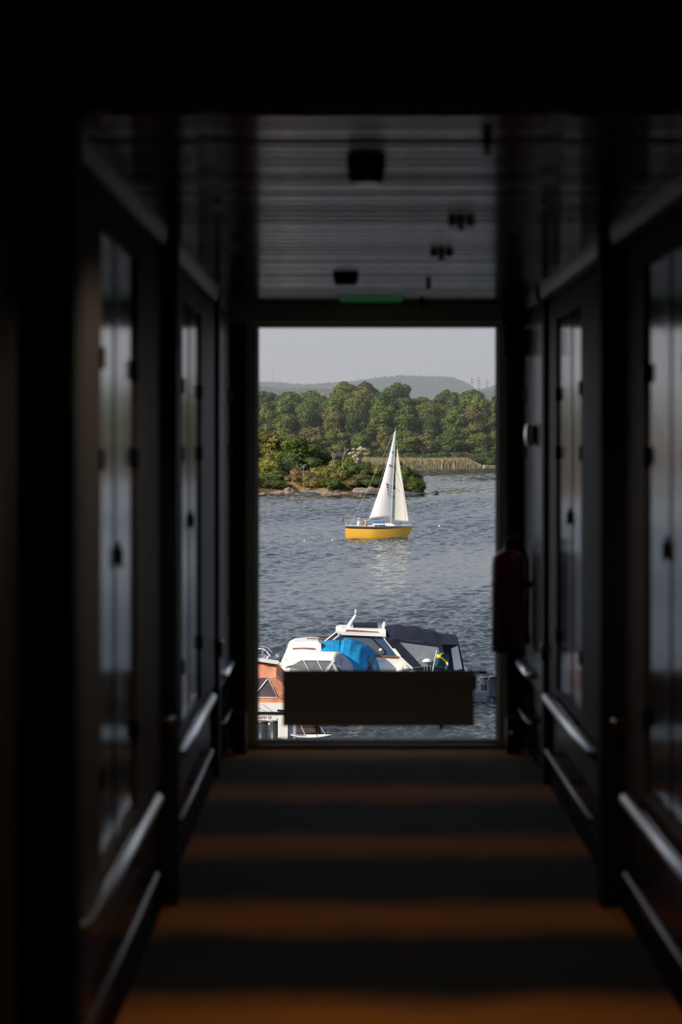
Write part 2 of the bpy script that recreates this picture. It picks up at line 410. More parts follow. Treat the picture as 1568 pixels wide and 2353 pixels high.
side_window(5, 1, 4.95, 7.615, 6.12, 7.02)
side_window(6, 1, 7.77, 10.375, 8.93, 9.98)
side_window(7, 1, 10.53, 11.62, None, None)
for nm, x0, x1 in (('left', GL-.044, GL+.012), ('right', GR-.012, GR+.044)):
    mb = MB()
    P_ = PL if nm == 'left' else PR
    for ya, yb in ((P_[0]+.15, P_[1]-.002), (P_[1]+.15, P_[2]-.002), (P_[2]+.15, 11.62)): mb.cbox((x0, ya, 0), (x1, yb, .058), .004)
    struct('baseboard_' + nm, mb, M['bulkhead'])

# ------------------------------------------------------------------ rails, fixtures
def rail(side, ya, yb, z, r, m, label, group):
    s = 1 if side == 0 else -1; g = GL if side == 0 else GR
    xr = -.628 if side == 0 else .905
    root = empty('bumper_rail', (g, (ya+yb)/2, z)); tag(root, label, 'rail', group)
    oy = (ya+yb)/2; x = xr - g
    pts = [(x-s*.02, ya-oy, 0), (x, ya-oy+.02, 0), (x, yb-oy-.02, 0), (x-s*.02, yb-oy, 0)]
    MB().tube(pts, r, 14).build('bar', m, root)
    n = 3 if yb-ya > 1.2 else 2
    for q in range(n):
        yy = ya-oy+.12 + (yb-ya-.24)*q/(n-1)
        MB().tube([(0.0*s, yy, -.0), (x, yy, -.0)], r*.45, 8).tube([(-.002*s, yy, 0), (.006*s, yy, 0)], r*1.1, 12).build('bracket', M['blackm'], root)
for side, sn in ((0, 'left'), (1, 'right')):
    for (ya, yb, bay) in ((5.2, 7.12, 'nearest'), (8.1, 9.98, 'second'), (10.9, 11.58, 'last short')):
        rail(side, ya, yb, EYE-1.165, .0225, M['rail'], 'upper bright round steel rail on the %s wall in the %s bay' % (sn, bay), 'steel rails along the corridor walls')
        rail(side, ya, yb, EYE-1.41, .011, M['rail2'], 'lower thin dull steel rail on the %s wall in the %s bay' % (sn, bay), 'steel rails along the corridor walls')

def ceil_lamp(px, py, Y, wd, h, label, LAMP):
    x = (px-VX)/F*Y
    root = empty('ceiling_lamp', (x, Y, CE-.02)); tag(root, label, 'lamp', 'black ceiling lamps')
    MB().cbox((-wd/2, -wd/2, -h*.5), (wd/2, wd/2, .006), .004).build('housing', M['blackm'], root)
    M_ = MB(); M_.lathe([(wd*.34,-h),(wd*.44,-h*.9),(wd*.44,-h*.5)], n=24); M_.build('lamp_shade', M['blackm'], root, fixn=True)
    MB().lathe([(wd*.30,-h*1.02),(wd*.33,-h*.98),(wd*.33,-h*.95)], n=24).build('lens', M['lens'], root, fixn=True)
    ld = bpy.data.lights.new('lamp_light', 'SPOT'); lo = bpy.data.objects.new('lamp_light', ld); col.objects.link(lo)
    ld.energy = LAMP; ld.color = (1, .80, .58); ld.spot_size = R(152); ld.spot_blend = .35; ld.shadow_soft_size = .03
    lo.parent = root; lo.location = (0, 0, -h*1.1)
ceil_lamp(842, 300, 5.78, .105, .058, 'larger black square ceiling lamp, nearer of the two', 26.0)
ceil_lamp(795, 600, 9.65, .115, .050, 'black square ceiling lamp, farther one near the end window', 1.2)
for i, (px, py) in enumerate(((970,678),(985,632),(1015,560),(1060,486),(1120,290))):
    Y = .768*F/(VY-py); x = (px-VX)/F*Y
    root = empty('ceiling_sprinkler', (x, Y, CE-.014)); tag(root, ['small ceiling sprinkler closest to the end window', 'small ceiling sprinkler, second from the end window', 'ceiling sprinkler in the middle of the row of five', 'ceiling sprinkler with two pale discs, fourth from the window', 'ceiling sprinkler nearest the camera at the dark bulkhead'][i], 'sprinkler', 'sprinklers in a row on the ceiling')
    MB().lathe([(.010,-.05),(.012,-.04),(.009,-.02),(.014,-.004),(.014,.004)], n=12).build('stem', M['blackm'], root, fixn=True)
    if i > 1:
        for s in ((-1, 1) if i < 4 else (0,)):
            MB().lathe([(.001,.012),(.012,.010),(.018,.003),(.018,-.008)], c=(s*.029,-.012,-.022), n=16, M=Matrix.Rotation(R(90),4,'X')).build('disc', M['disc'], root, fixn=True)
# added glowing plate standing in for a green sign's reflection in the ceiling
root = empty('green_glow_plate', ((855-VX)/F*10.9, 11.1, CE-.014)); tag(root, 'faintly glowing green exit light panel on the ceiling by the window', 'reflected glow')
MB().cbox((-.17,-.09,-.006), (.17,.42,.003), .002).build('housing', M['blackm'], root)
MB().box((-.163,-.083,-.0085), (.163,.413,-.006)).build('glow_face', M['exit'], root)

# dark board fixed across the foot of the window glass
bx0, bx1 = (650-VX)/F*11.55, (1090-VX)/F*11.55; bz1, bz0 = EYE-(1540-VY)/F*11.55, EYE-(1668-VY)/F*11.55
root = empty('window_board', ((bx0+bx1)/2, 11.55, bz0)); tag(root, 'wide dark rectangular board across the foot of the big window', 'board')
cx = (bx0+bx1)/2
MB().cbox((bx0-cx, -.012, 0), (bx1-cx, .012, bz1-bz0), .004).build('board_panel', M['board'], root)
MB().tube([(bx1-cx-.05,.0,bz1-bz0-.014),(bx1-cx+.02,.0,bz1-bz0-.014),(bx1-cx+.035,0,bz1-bz0-.012),(bx1-cx+.07,.0,bz1-bz0-.012)], [.006,.008,.013,.012], 12).build('knob', M['blackm'], root)
MB().cbox((bx1-cx-.002,-.01,.19),(bx1-cx+.014,.01,.27),.004).build('catch', M['blackm'], root)
for s in (-.33, .335): MB().cbox((s-.010,.012,-.025),(s+.010,.205,.03),.004).build('bracket', M['blackm'], root)

# right wall: two red signs, round bell, extinguisher, floor boxes
for (y0_, y1_, lab) in ((686, 746, 'dark red square sign high in the right corner, upper of the pair'), (757, 818, 'dark red square sign in the right corner, lower of the pair')):
    Y = 11.3; a = P(1156, y1_, Y); b_ = P(1218, y0_, Y)
    root = empty('fire_sign', (b_.x, Y, a.z)); tag(root, lab, 'sign', 'red signs above the extinguisher')
    ww = b_.x-a.x; hh = b_.z-a.z
    MB().cbox((-ww, -.006, 0), (0, .006, hh), .002).build('sign_plate', M['signred'], root)
    MB().cbox((-.004, -.01, hh*.1), (GR-b_.x, .01, hh*.9), .003).build('bracket', M['blackm'], root)
Y = 10.9; c = P(1208, 1000, Y)
root = empty('alarm_bell', (GR-.015, Y, c.z)); tag(root, 'round pale metal alarm bell on the right wall above the extinguisher', 'alarm bell')
Rm = Matrix.Rotation(R(-90), 4, 'Y')
MB().lathe([(.048,-.015),(.048,.03)], M=Rm, n=24).build('backplate', M['blackm'], root, fixn=True)
MB().lathe([(.062,.03),(.062,.05),(.05,.064),(.02,.07),(.004,.071)], M=Rm, n=28).build('gong', M['chrome'], root, fixn=True)
Y = 11.15; c = P(1169, 1498, Y)
root = empty('fire_extinguisher', (c.x, Y, c.z)); tag(root, 'red fire extinguisher hanging on the right wall beside the window', 'fire extinguisher')
r = .088; H = .52
prof = [(r*.9,.0),(r,.012),(r*1.0,.035)]
MB().lathe(prof, n=32).build('base_cup', M['blackm'], root, fixn=True)
MB().lathe([(r*.985,.035),(r*.985,H-.07),(r*.93,H-.035),(r*.72,H-.012),(r*.35,H),(r*.28,H+.01)], n=32).build('cylinder_body', M['redpaint'], root, fixn=True)
MB().lathe([(.02,H),(.02,H+.03),(.013,H+.032),(.013,H+.06)], n=16).box((-.02,-.012,H+.03),(.02,.012,H+.055)).build('valve', M['blackm'], root)
MB().slab([(-.02,-.012,H+.055),(.065,-.012,H+.085),(.065,.012,H+.085),(-.02,.012,H+.055)], .005).slab([(-.02,-.012,H+.05),(.05,-.012,H+.045),(.05,.012,H+.045),(-.02,.012,H+.05)], .005).build('handle', M['blackm'], root)
MB().tube([(.02,0,H+.04),(.07,0,H+.03),(.098,0,H-.06),(.1,0,H-.25),(.096,0,.12)], .010, 10).tube([(.096,0,.14),(.097,0,.04)], [.012,.018], 10).build('hose', M['blackm'], root)
MB().cbox((.02,-.03,.33),(GR-c.x,.03,.36),.004).tube([(r*math.cos(a_)*1.02,r*math.sin(a_)*1.02,.345) for a_ in [i*math.pi/8 for i in range(17)]], .004, 6).build('wall_bracket', M['blackm'], root)
for (px, Y, w_, h_, lab) in ((552, 11.45, .065, .20, 'small black metal box on the floor left of the window'), (1180, 11.45, .075, .18, 'small black metal box on the floor right of the window')):
    c = P(px, 1715, Y)
    root = empty('floor_box', (c.x, Y, 0)); tag(root, lab, 'box', 'black boxes beside the window')
    MB().cbox((-w_/2,-.05,0),(w_/2,.05,h_),.006).build('box_body', M['blackm'], root)
    MB().cbox((-w_/2-.003,-.053,h_),(w_/2+.003,.053,h_+.012),.003).build('lid', M['portal'], root)
    if px > 800:
        MB().ball((-.01,-.06,h_*.62),.016,2).tube([(-.01,-.05,h_*.62),(-.01,-.062,h_*.62)],.01).ball((.015,-.058,h_*.78),.011,2).build('padlock', M['chrome'], root)
for side, P_ in ((0, PL), (1, PR)):
    for i in (1, 2):
        s = 1 if side == 0 else -1; x = (GL if side == 0 else GR) + s*.013
        root = empty('wall_knob', (x, P_[i]-.07, EYE-.985)); tag(root, 'small chrome ball knob low on the %s wall by the %s black pilaster' % (('left','right')[side], ('nearer','farther')[i-1]), 'knob', 'chrome ball knobs by the pilasters')
        MB().ball((s*.03,0,.02), .017, 2).build('ball', M['chrome'], root)
        MB().tube([(0,0,.02),(s*.03,0,.02)], .006, 10).tube([(s*.03,0,.005),(s*.03,0,-.05)], .014, 14).build('stem', M['rail2'], root)

# ------------------------------------------------------------------ lake
import numpy as np
mw = mat('rippled lake water', (.033,.042,.050), .06, ior=1.333)
rs = np.random.RandomState(4)
NR, NC = 2500, 520
Yr = 62 * (935/62) ** (np.arange(NR)/(NR-1)); Uc = np.linspace(-.30, .32, NC)
Yg = np.repeat(Yr[:, None], NC, 1); Xg = Yg * Uc[None, :]
# the wave crests run roughly across the view; short ones fade where the mesh gets coarse
Xg = Xg.astype(np.float32); Yg = Yg.astype(np.float32); Zg = np.zeros_like(Xg)
cell = np.maximum(np.gradient(Yr)[:, None], .0)
for k in range(120):
    lam = (.24 * (1.3/.24) ** rs.rand()) if k < 80 else 1.0 * (4.5/1.0) ** rs.rand(); th = rs.uniform(-1.45, 1.45); kk = 2*np.pi/lam
    kx, ky = kk*np.sin(th), kk*np.cos(th)
    slope = .068 if k < 80 else .033
    fade = np.clip((lam/cell - 1.7)/.7, 0, 1)
    ph = rs.rand()*6.283
    Zg += fade * slope/kk * np.sin(kx*Xg + ky*Yg + ph + .8*np.sin(.11*Xg*rs.rand() + .07*Yg*rs.rand() + ph*3))
gust = .75 + .35*np.sin(Xg*.05 + 1.3)*np.sin(Yg*.021 + .6) + .2*np.sin(Xg*.13 - Yg*.05)
Zg = WATER + Zg*gust*WAVE
idx = np.arange(NR*NC).reshape(NR, NC)
fc = np.stack([idx[:-1,:-1], idx[:-1,1:], idx[1:,1:], idx[1:,:-1]], -1).reshape(-1, 4)
me = bpy.data.meshes.new('lake_water'); me.vertices.add(NR*NC); me.vertices.foreach_set('co', np.stack([Xg, Yg, Zg], -1).astype(np.float32).ravel())
me.loops.add(fc.size); me.loops.foreach_set('vertex_index', fc.ravel().astype(np.int32)); me.polygons.add(len(fc))
me.polygons.foreach_set('loop_start', np.arange(0, fc.size, 4, dtype=np.int32)); me.polygons.foreach_set('use_smooth', np.ones(len(fc), dtype=bool))
me.update(calc_edges=True); me.materials.append(mw)
o = bpy.data.objects.new('lake_water', me); col.objects.link(o); o['kind'] = 'structure'
mb = MB(); mb.add([(-700, 16, WATER-.4), (700, 16, WATER-.4), (1500, 5200, WATER-.4), (-1500, 5200, WATER-.4)], [(0,1,2,3)])
o = mb.build('lake_water', mw); o['kind'] = 'structure'

# ------------------------------------------------------------------ foliage
def leafy(lobes, nleaf, size, seed, core=True, flat=1.0):
    """lobes: list of (centre, radius vector); leaves on their outer sides"""
    rnd = random.Random(seed); mb = MB(); tot = sum(l[1][0]*l[1][2] for l in lobes)
    for (c, rv) in lobes:
        c = Vector(c)
        if core: mb.ball(c, 1, 2, (rv[0]*.86, rv[1]*.86, rv[2]*.86), .35, rnd.random()*20)
        n = int(nleaf * rv[0]*rv[2] / tot)
        for _ in range(n):
            u = rnd.uniform(-.75, 1); a = rnd.uniform(0, 2*math.pi); q = math.sqrt(1-u*u)
            d = Vector((q*math.cos(a), q*math.sin(a), u))
            bump = 1 + .30*noise.noise(d*2.6 + c*.37) + .16*noise.noise(d*6 + c)
            p = c + Vector((d.x*rv[0], d.y*rv[1], d.z*rv[2])) * bump * rnd.uniform(.84, 1.10)
            s = size * rnd.uniform(.6, 1.5)
            nrm = (d + Vector((rnd.uniform(-1,1), rnd.uniform(-1,1), rnd.uniform(-.6,1)))*.75).normalized()
            t1 = nrm.orthogonal().normalized(); t1.rotate(Matrix.Rotation(rnd.uniform(0, 6.28), 3, nrm)); t2 = nrm.cross(t1)
            e1 = t1*s; e2 = t2*s*rnd.uniform(.5, .9)
            mb.add([p-e1, p-e2*.9+e1*.15, p+e1+nrm*s*.25, p+e2+e1*.1], [(0,1,2,3)])
    return mb
def crown_lobes(w, h, seed, kind):
    rnd = random.Random(seed); L_ = []
    if kind == 'round':
        for i in range(13):
            a = rnd.uniform(0, 6.28); rr_ = rnd.uniform(.1, .38)*w; z = rnd.uniform(.34, .84)*h
            q = rnd.uniform(.15, .25)*w; k = 1 - abs(z/h-.5)*.7
            L_.append(((math.cos(a)*rr_*k, math.sin(a)*rr_*k, z), (q, q, q*rnd.uniform(.65,.95))))
        L_.append(((0,0,h*.55),(w*.3,w*.3,h*.33)))
        L_.append(((0,0,h*.84),(w*.17,w*.17,h*.16)))
    elif kind == 'tall':
        for i in range(11):
            z = (.25 + .68*i/10)*h; a = rnd.uniform(0, 6.28); k = (1 - (z/h-.45)**2*2.2)
            L_.append(((math.cos(a)*.15*w, math.sin(a)*.15*w, z), (.24*w*k+.06*w, .24*w*k+.06*w, .12*h)))
        L_.append(((0,0,h*.5),(w*.25,w*.25,h*.36)))
    else:   # bush
        for i in range(9):
            a = rnd.uniform(0, 6.28); rr_ = rnd.uniform(.05, .36)*w; z = rnd.uniform(.2, .74)*h
            q = rnd.uniform(.15, .25)*w
            L_.append(((math.cos(a)*rr_, math.sin(a)*rr_, z), (q, q, min(q, h*.3))))
        L_.append(((0,0,h*.36),(w*.4,w*.36,h*.40)))
    return L_
def crown_mesh(name, w, h, seed, kind, n, size):
    o = leafy(crown_lobes(w, h, seed, kind), n, size, seed).build(name, L['green']); me = o.data; bpy.data.objects.remove(o); return me
CR = {'round': [crown_mesh('crown', 12, 16, 100+i, 'round', 8000, .30) for i in range(5)],
      'tall': [crown_mesh('crown', 7, 16, 200+i, 'tall', 5200, .26) for i in range(2)],
      'bush': [crown_mesh('foliage', 6, 5, 300+i, 'bush', 6500, .13) for i in range(4)]}
def trunk_mesh():
    t = MB().tube([(0,0,-1),(.1,0,3),(0,.1,7),(.2,0,11)], [.45,.32,.24,.08], 7)
    for a, z in ((.5,4),(2.4,5),(4.4,6)): t.tube([(0,0,z),(math.cos(a)*2.2,math.sin(a)*2.2,z+3.2)], [.16,.06], 5)
    o = t.build('trunk', M['trunk']); me = o.data; bpy.data.objects.remove(o); return me
TR = trunk_mesh()
def tree(name, px, ytop, Y, gz, wpx, leaf, kind, label, cat, group, rz=None, var=None):
    x = (px-VX)/F*Y; ztop = EYE - (ytop-VY)/F*Y; h = ztop - gz; wd = wpx/F*Y
    root = empty(name, (x, Y, gz)); tag(root, label, cat, group)
    base = {'round': (12,16), 'tall': (7,16), 'bush': (6,5)}[kind]
    v = random.randrange(len(CR[kind])) if var is None else var
    key = (kind, v, leaf)
    if key not in CRM:
        me = CR[kind][v].copy(); me.materials.clear(); me.materials.append(L[leaf]); CRM[key] = me
    c = bpy.data.objects.new('crown' if kind != 'bush' else 'foliage', CRM[key]); col.objects.link(c); c.parent = root
    c.scale = (wd/base[0], wd/base[0], h/base[1]); c.rotation_euler = (0,0,random.uniform(0,6.28) if rz is None else rz)
    t = bpy.data.objects.new('trunk' if kind != 'bush' else 'stem', TR); col.objects.link(t); t.parent = root
    t.scale = (wd/12*(1 if kind != 'bush' else .4), wd/12*(1 if kind != 'bush' else .4), h/16)
    return root
CRM = {}
ORD = ['first','second','third','fourth','fifth','sixth','seventh','eighth','ninth','tenth','eleventh','twelfth','thirteenth','fourteenth','fifteenth','sixteenth','seventeenth','eighteenth','nineteenth','twentieth']

# mainland across the water: shore, hillside, five rows of trees
SH = 930
def hillz(x, Y):
    t = max(0, Y - SH - 4); return WATER + .6 + min(t*.20, 24) + 1.2*noise.noise(Vector((x*.03, Y*.03, 0)))*min(1, t/10)
mb = MB(); mb.grid(lambda u, v: Vector((-150+300*u, SH+170*v, hillz(-150+300*u, SH+170*v) if v > 0 else WATER-1)), 50, 30)
mb.build('ground', M['ground'])['kind'] = 'structure'
sky = [(540,905),(600,898),(640,899),(700,900),(745,893),(775,884),(800,873),(830,880),(850,872),(885,867),(915,877),(940,893),(965,915),(990,905),(1020,897),(1055,891),(1090,893),(1120,906),(1145,912),(1200,905)]
def interp(tab, x):
    for (a, b_), (c, d) in zip(tab, tab[1:]):
        if a <= x <= c: return b_ + (d-b_)*(x-a)/(c-a)
    return tab[0][1] if x < tab[0][0] else tab[-1][1]
rows = [(SH+14, 985, 1.0, 'waterside'), (SH+34, 965, .62, 'second'), (SH+58, 945, .36, 'third'), (SH+86, 925, .16, 'fourth'), (SH+118, 900, 0, 'skyline')]
random.seed(21)
cols_k = ['green','green','dark','olive','green','dark','olive','green']
for ri, (Y, yt, wgt, rn) in enumerate(rows[::-1]):
    n = 12 if ri < 2 else 13; step = 660/(n-1)
    for i in range(n):
        px = 545 + step*i + random.uniform(-9, 9)
        s = interp(sky, px); top = s*(1-wgt) + yt*wgt + random.uniform(-5, 7) * (0.35 if wgt == 0 else 1.6)
        if wgt: top = max(top, s+6)
        leaf = cols_k[(i*5+ri*3+random.randrange(3)) % 8]
        if 760 < px < 800 and ri == 0: leaf = 'olive'
        kind = 'tall' if random.random() < .12 else 'round'
        wpx = random.uniform(68, 88) if kind == 'round' else random.uniform(44, 54)
        x = (px-VX)/F*Y
        nm = {'green': 'mid green', 'dark': 'dark green', 'olive': 'olive'}[leaf]
        tree('broadleaf_tree', px, top, Y, hillz(x, Y)-.6, wpx, leaf, kind, '%s leafy tree on the far shore, %s from the left in the %s row' % (nm, ORD[i], rn), 'tree', 'trees of the wood on the far shore')
# the wood goes on past both edges of the window
for ri, (Y, yt, wgt, rn) in enumerate(rows[::-1]):
    for side, xs in (('left', (490, 437, 384, 331)), ('right', (1258, 1310, 1362))):
        for i, px in enumerate(xs):
            px += random.uniform(-9, 9); s_ = interp(sky, px); top = s_*(1-wgt) + yt*wgt + random.uniform(-4, 8)
            leaf = cols_k[(i*3+ri*5) % 8]; x = (px-VX)/F*Y
            nm = {'green': 'mid green', 'dark': 'dark green', 'olive': 'olive'}[leaf]
            tree('broadleaf_tree', px, top, Y, hillz(x, Y)-.6, random.uniform(70, 86), leaf, 'round', '%s leafy tree beyond the %s window edge, %s outwards in the %s row' % (nm, side, ORD[i], rn), 'tree', 'trees of the wood on the far shore')
# low shrubs closing the foot of the wood
for i in range(15):
    px = 825 + i*25 + random.uniform(-5,5); Y = SH+7
    tree('shore_shrub', px, 1032+random.uniform(-8,8), Y, hillz((px-VX)/F*Y, Y)-.5, 60, 'dark', 'bush', 'dark shrub at the foot of the far wood, %s from the left' % ORD[i], 'shrub', 'shrubs at the foot of the far wood')
# reeds
mb = MB(); rnd = random.Random(5)
for _ in range(15000):
    px = rnd.uniform(800, 1150); Y = rnd.uniform(SH-10, SH+6)
    hh = 4.4 if px < 1075 else 4.4 - min(3.2, (px-1075)*.10)
    hh *= rnd.uniform(.62, 1.05) * (1 + .22*noise.noise(Vector((px*.06, Y*.3, 0))))
    x = (px-VX)/F*Y; a = rnd.uniform(-.5,.5); lean = rnd.uniform(-.7,.9); s = .09
    mb.add([(x-s, Y-a*s, WATER-.1), (x+s, Y+a*s, WATER-.1), (x+s*.8+lean*.6, Y+a*s, WATER+hh*.8), (x+lean, Y, WATER+hh), (x-s*.8+lean*.6, Y, WATER+hh*.8)], [(0,1,2,3,4)])
tag(mb.build('reeds', L['reed']), 'long belt of straw coloured reeds along the far shore', 'reeds', kind='stuff')

# distant hills with forest
def far_hill(name, Y, tab, label, seed, dens):
    rnd = random.Random(seed); mb = MB()
    def top(x): return interp(tab, x/Y*F+VX)
    def z(x, t): return WATER + (EYE-(top(x)+4-VY)/F*Y - WATER)*math.sin(t*math.pi/2)**.8
    xa, xb = (tab[0][0]-VX)/F*Y, (tab[-1][0]-VX)/F*Y
    mb.grid(lambda u, v: Vector((xa+(xb-xa)*u, Y-500+500*v, z(xa+(xb-xa)*u, v) if v > 0 else WATER-2)), 60, 12)
    for _ in range(dens):
        x = rnd.uniform(xa, xb); t = 1 - rnd.random()**1.3*.45; yy = Y-500+500*t; zz = z(x, t)-2
        h = rnd.uniform(6, 12.5)*(Y/4300)**.5; r = h*rnd.uniform(.24, .36); k = rnd.random()
        n = 6
        if k < .5:
            vs = [(x+r*math.cos(6.283*q/n), yy+r*math.sin(6.283*q/n), zz+h*.15) for q in range(n)] + [(x,yy,zz+h)]
            mb.add(vs, [(q, (q+1)%n, n) for q in range(n)])
        else: mb.ball((x, yy, zz+h*.42), h*.42, 1, (1,1,.95), .4, rnd.random()*9)
    tag(mb.build(name, L['far']), label, 'forest', kind='stuff')
far_hill('distant_forest', 4300, [(150,900),(300,892),(480,888),(590,882),(640,884),(690,888),(720,888),(760,884),(800,882),(860,874),(920,868),(980,870),(1040,872),(1070,884),(1085,896),(1100,899),(1130,892),(1150,880),(1250,870),(1400,880),(1550,900)], 'hazy forested ridge on the horizon behind the wood', 31, 8600)
far_hill('distant_forest', 3000, [(150,905),(480,900),(590,893),(650,900),(700,898),(760,900),(860,915),(960,925),(1060,925),(1090,912),(1130,900),(1250,896),(1550,905)], 'nearer hazy wooded slope just below the horizon ridge', 32, 5600)
# pylons and mast on the ridge
def lattice(root_name, px, yt, yb, Y, arms, label, m, wd):
    a = P(px, yb, Y); b_ = P(px, yt, Y); h = b_.z-a.z
    root = empty(root_name, (a.x, Y, a.z)); tag(root, label, 'mast' if not arms else 'pylon', 'electricity pylons on the ridge' if arms else None)
    t = MB(); w0 = wd; r = .28 if arms else .14
    for sx in (-1,1):
        for sy in (-1,1): t.tube([(sx*w0, sy*w0, 0), (sx*w0*(.22 if arms else 1), sy*w0*(.22 if arms else 1), h)], r, 4)
    n = 9
    for i in range(n):
        for sy in (-1, 1):
            k0 = (1-.78*i/n) if arms else 1; k1 = (1-.78*(i+1)/n) if arms else 1
            t.tube([(-w0*k0, sy*w0*k0, h*i/n), (w0*k1, sy*w0*k1, h*(i+1)/n)], r*.6, 4); t.tube([(w0*k0, sy*w0*k0, h*i/n), (-w0*k1, sy*w0*k1, h*(i+1)/n)], r*.6, 4)
    t.build('lattice', m, root)
    for (z, l) in arms:
        MB().slab([(-l,0,h*z),(0,0,h*z+1.2),(l,0,h*z),(0,0,h*z-.5)], .8).build('cross_arm', m, root)
lattice('pylon', 1085, 868, 902, 4250, ((.9,5.5),(.7,8)), 'leftmost of three hazy lattice pylons on the ridge', M['pylon'], 3)
lattice('pylon', 1101, 866, 902, 4200, ((.93,6),(.72,9),(.55,7)), 'middle and tallest of three hazy lattice pylons on the ridge', M['pylon'], 3.2)
lattice('pylon', 1120, 871, 902, 4250, ((.9,5.5),(.7,8)), 'rightmost of three hazy lattice pylons on the ridge', M['pylon'], 3)
lattice('radio_mast', 629, 845, 892, 4000, (), 'thin radio mast on the horizon at the left', M['mastred'], .5)

# island point on the left
def islz(x, Y):
    e = 16.2 - 1.0*math.sin(Y*.2); t = max(0, min(1, (e - x)/9)) ; s = max(0, min(1, (Y-443)/22))
    return WATER - .6 + 1.0*min(1, t*3)*min(1, s*4) + 3.4*t*s**.9 * (1 + .3*noise.noise(Vector((x*.1, Y*.1, 3))))
mb = MB(); mb.grid(lambda u, v: Vector((-60+78*u, 442+60*v, islz(-60+78*u, 442+60*v))), 70, 36)
o = mb.build('ground', M['ground']); o['kind'] = 'structure'
IG = 'bushes and trees on the rocky point'
random.seed(5)
isl = [ # px, top, width, Y, leaf, kind, name, label
 (600,985,80,492,'olive','round','tall tree at the left window edge on the rocky point'),
 (640,1000,70,488,'olive','tall','narrow olive tree on the point, second from the left'),
 (690,1003,92,484,'green','round','broad green tree in the middle of the rocky point'),
 (735,1035,60,490,'dark','round','dark tree behind the dry bushes on the point'),
 (605,1050,74,464,'yellow','bush','bright yellow green tree low at the left window edge'),
 (652,1050,70,470,'dark','bush','dark tree between the yellow tree and the broad green tree'),
 (615,1090,80,450,'dark','bush','dark bush above the water at the far left'),
 (658,1112,46,449,'dark','bush','low dark bush behind the pale boulder'),
 (700,1072,60,456,'dry','bush','dry brown bush above the golden grass'),
 (742,1060,58,460,'yellow','bush','yellowish bush in the middle of the point'),
 (728,1088,60,450,'olive','bush','low olive bush left of the pale blossoming tree'),
 (775,1072,64,452,'olive','bush','rounded olive bush under the bare branches'),
 (795,1050,60,464,'green','bush','green bush beside the pale blossoming tree'),
 (765,1098,52,448,'dark','bush','small dark bush low above the flat rocks'),
 (812,1088,60,451,'olive','bush','olive bush above the orange lit boulder'),
 (835,1062,60,460,'dark','bush','dark bush right of the pale blossoming tree'),
 (865,1056,66,462,'olive','bush','olive bush left of the white mainsail'),
 (858,1085,70,452,'dark','bush','dark bush low left of the mainsail'),
 (905,1052,66,460,'olive','bush','bush behind the upper jib'),
 (900,1086,70,452,'dark','bush','bush behind the middle of the sails'),
 (935,1064,60,458,'dark','bush','dark bush right of the jib'),
 (945,1086,60,452,'dark','bush','dark bush at the right tip of the point'),
 (958,1104,36,450,'dark','bush','small dark bush at the very end of the point'),
 (570,1060,70,470,'olive','bush','olive bush outside the left window edge'),
 (630,1030,80,480,'green','bush','green bush under the tall trees at the left of the point'),
 (590,1085,60,456,'olive','bush','olive bush low against the left window edge'),
 (690,1045,80,476,'dark','bush','dark bush under the broad green tree'),
 (630,1078,60,458,'green','bush','green bush above the far left dark bush'),
 (540,1000,84,488,'green','round','green tree of the point beyond the left window edge'),
 (480,1010,84,486,'olive','round','olive tree of the point farther beyond the left window edge'),
 (530,1082,70,456,'dark','bush','dark bush beyond the left window edge near the water'),
 (490,1070,80,462,'green','bush','green bush beyond the left window edge'),
 (440,1075,80,460,'olive','bush','olive bush at the far left end of the point'),
 (430,1020,80,484,'dark','round','dark tree at the far left end of the point'),
 (380,1060,80,470,'green','bush','green bush farthest out on the left of the point'),
 (676,1092,44,452,'dry','bush','small dry bush beside the golden grass'),
]
for (px, top, wpx, Y, leaf, kind, lab) in isl:
    x = (px-VX)/F*Y
    tree('island_bush' if kind == 'bush' else 'island_tree', px, top, Y, max(WATER-.2, islz(x, Y)-.5), wpx*1.12, leaf, kind, lab, 'bush' if kind == 'bush' else 'tree', IG)
# pale blossoming tree and bare branches
Y = 462; c = P(825, 1095, Y); root = empty('pale_tree', c); tag(root, 'pale blossoming tree standing out among the bushes on the point', 'tree', IG)
lb = []; rnd = random.Random(9)
for q in range(34):
    a_ = rnd.uniform(0, 6.28); q_ = rnd.random()**.5; lb.append(((1.9*q_*math.cos(a_), rnd.uniform(-1,1), 4.9 + 1.9*q_*math.sin(a_)), (.40,.4,.22)))
leafy(lb, 2600, .12, 9, core=False).build('crown', L['pale'], root)
tb = MB().tube([(0,0,-1),(.1,0,3.2)], [.16,.1], 6)
for (cc, rv) in lb: tb.tube([(.1*rnd.uniform(0,1),0,rnd.uniform(1.6,3.4)), cc], [.07,.03], 5)
tb.build('trunk', M['palewood'], root)
def deadtree(px, py, Y, h, seed, label, spread=.55):
    rnd = random.Random(seed); c = P(px, py, Y); root = MB()
    def br(p, d, l, r, k):
        q = p + d*l; root.tube([p, (p+q)/2 + Vector((rnd.uniform(-1,1),0,rnd.uniform(-1,1)))*l*.06, q], [r, r*.8, r*.6], 5)
        if k:
            for _ in range(3): br(q, (d + Vector((rnd.uniform(-1,1), rnd.uniform(-1,1), rnd.uniform(-.3,.8)))*spread).normalized(), l*.66, r*.6, k-1)
    br(Vector((0,0,-.5)), Vector((rnd.uniform(-.2,.2),0,1)), h*.42, .085, 3)
    o = root.build('bare_tree', M['palewood']); o.location = c; tag(o, label, 'tree', 'bare trees on the point')
deadtree(790, 1075, 458, 5.0, 4, 'bare leafless grey tree left of the pale blossoming tree')
deadtree(770, 1078, 458, 4.2, 8, 'smaller bare grey tree with spreading twigs over the bushes')
deadtree(697, 1100, 453, 4.0, 12, 'bare twiggy bush above the golden grass', .9)
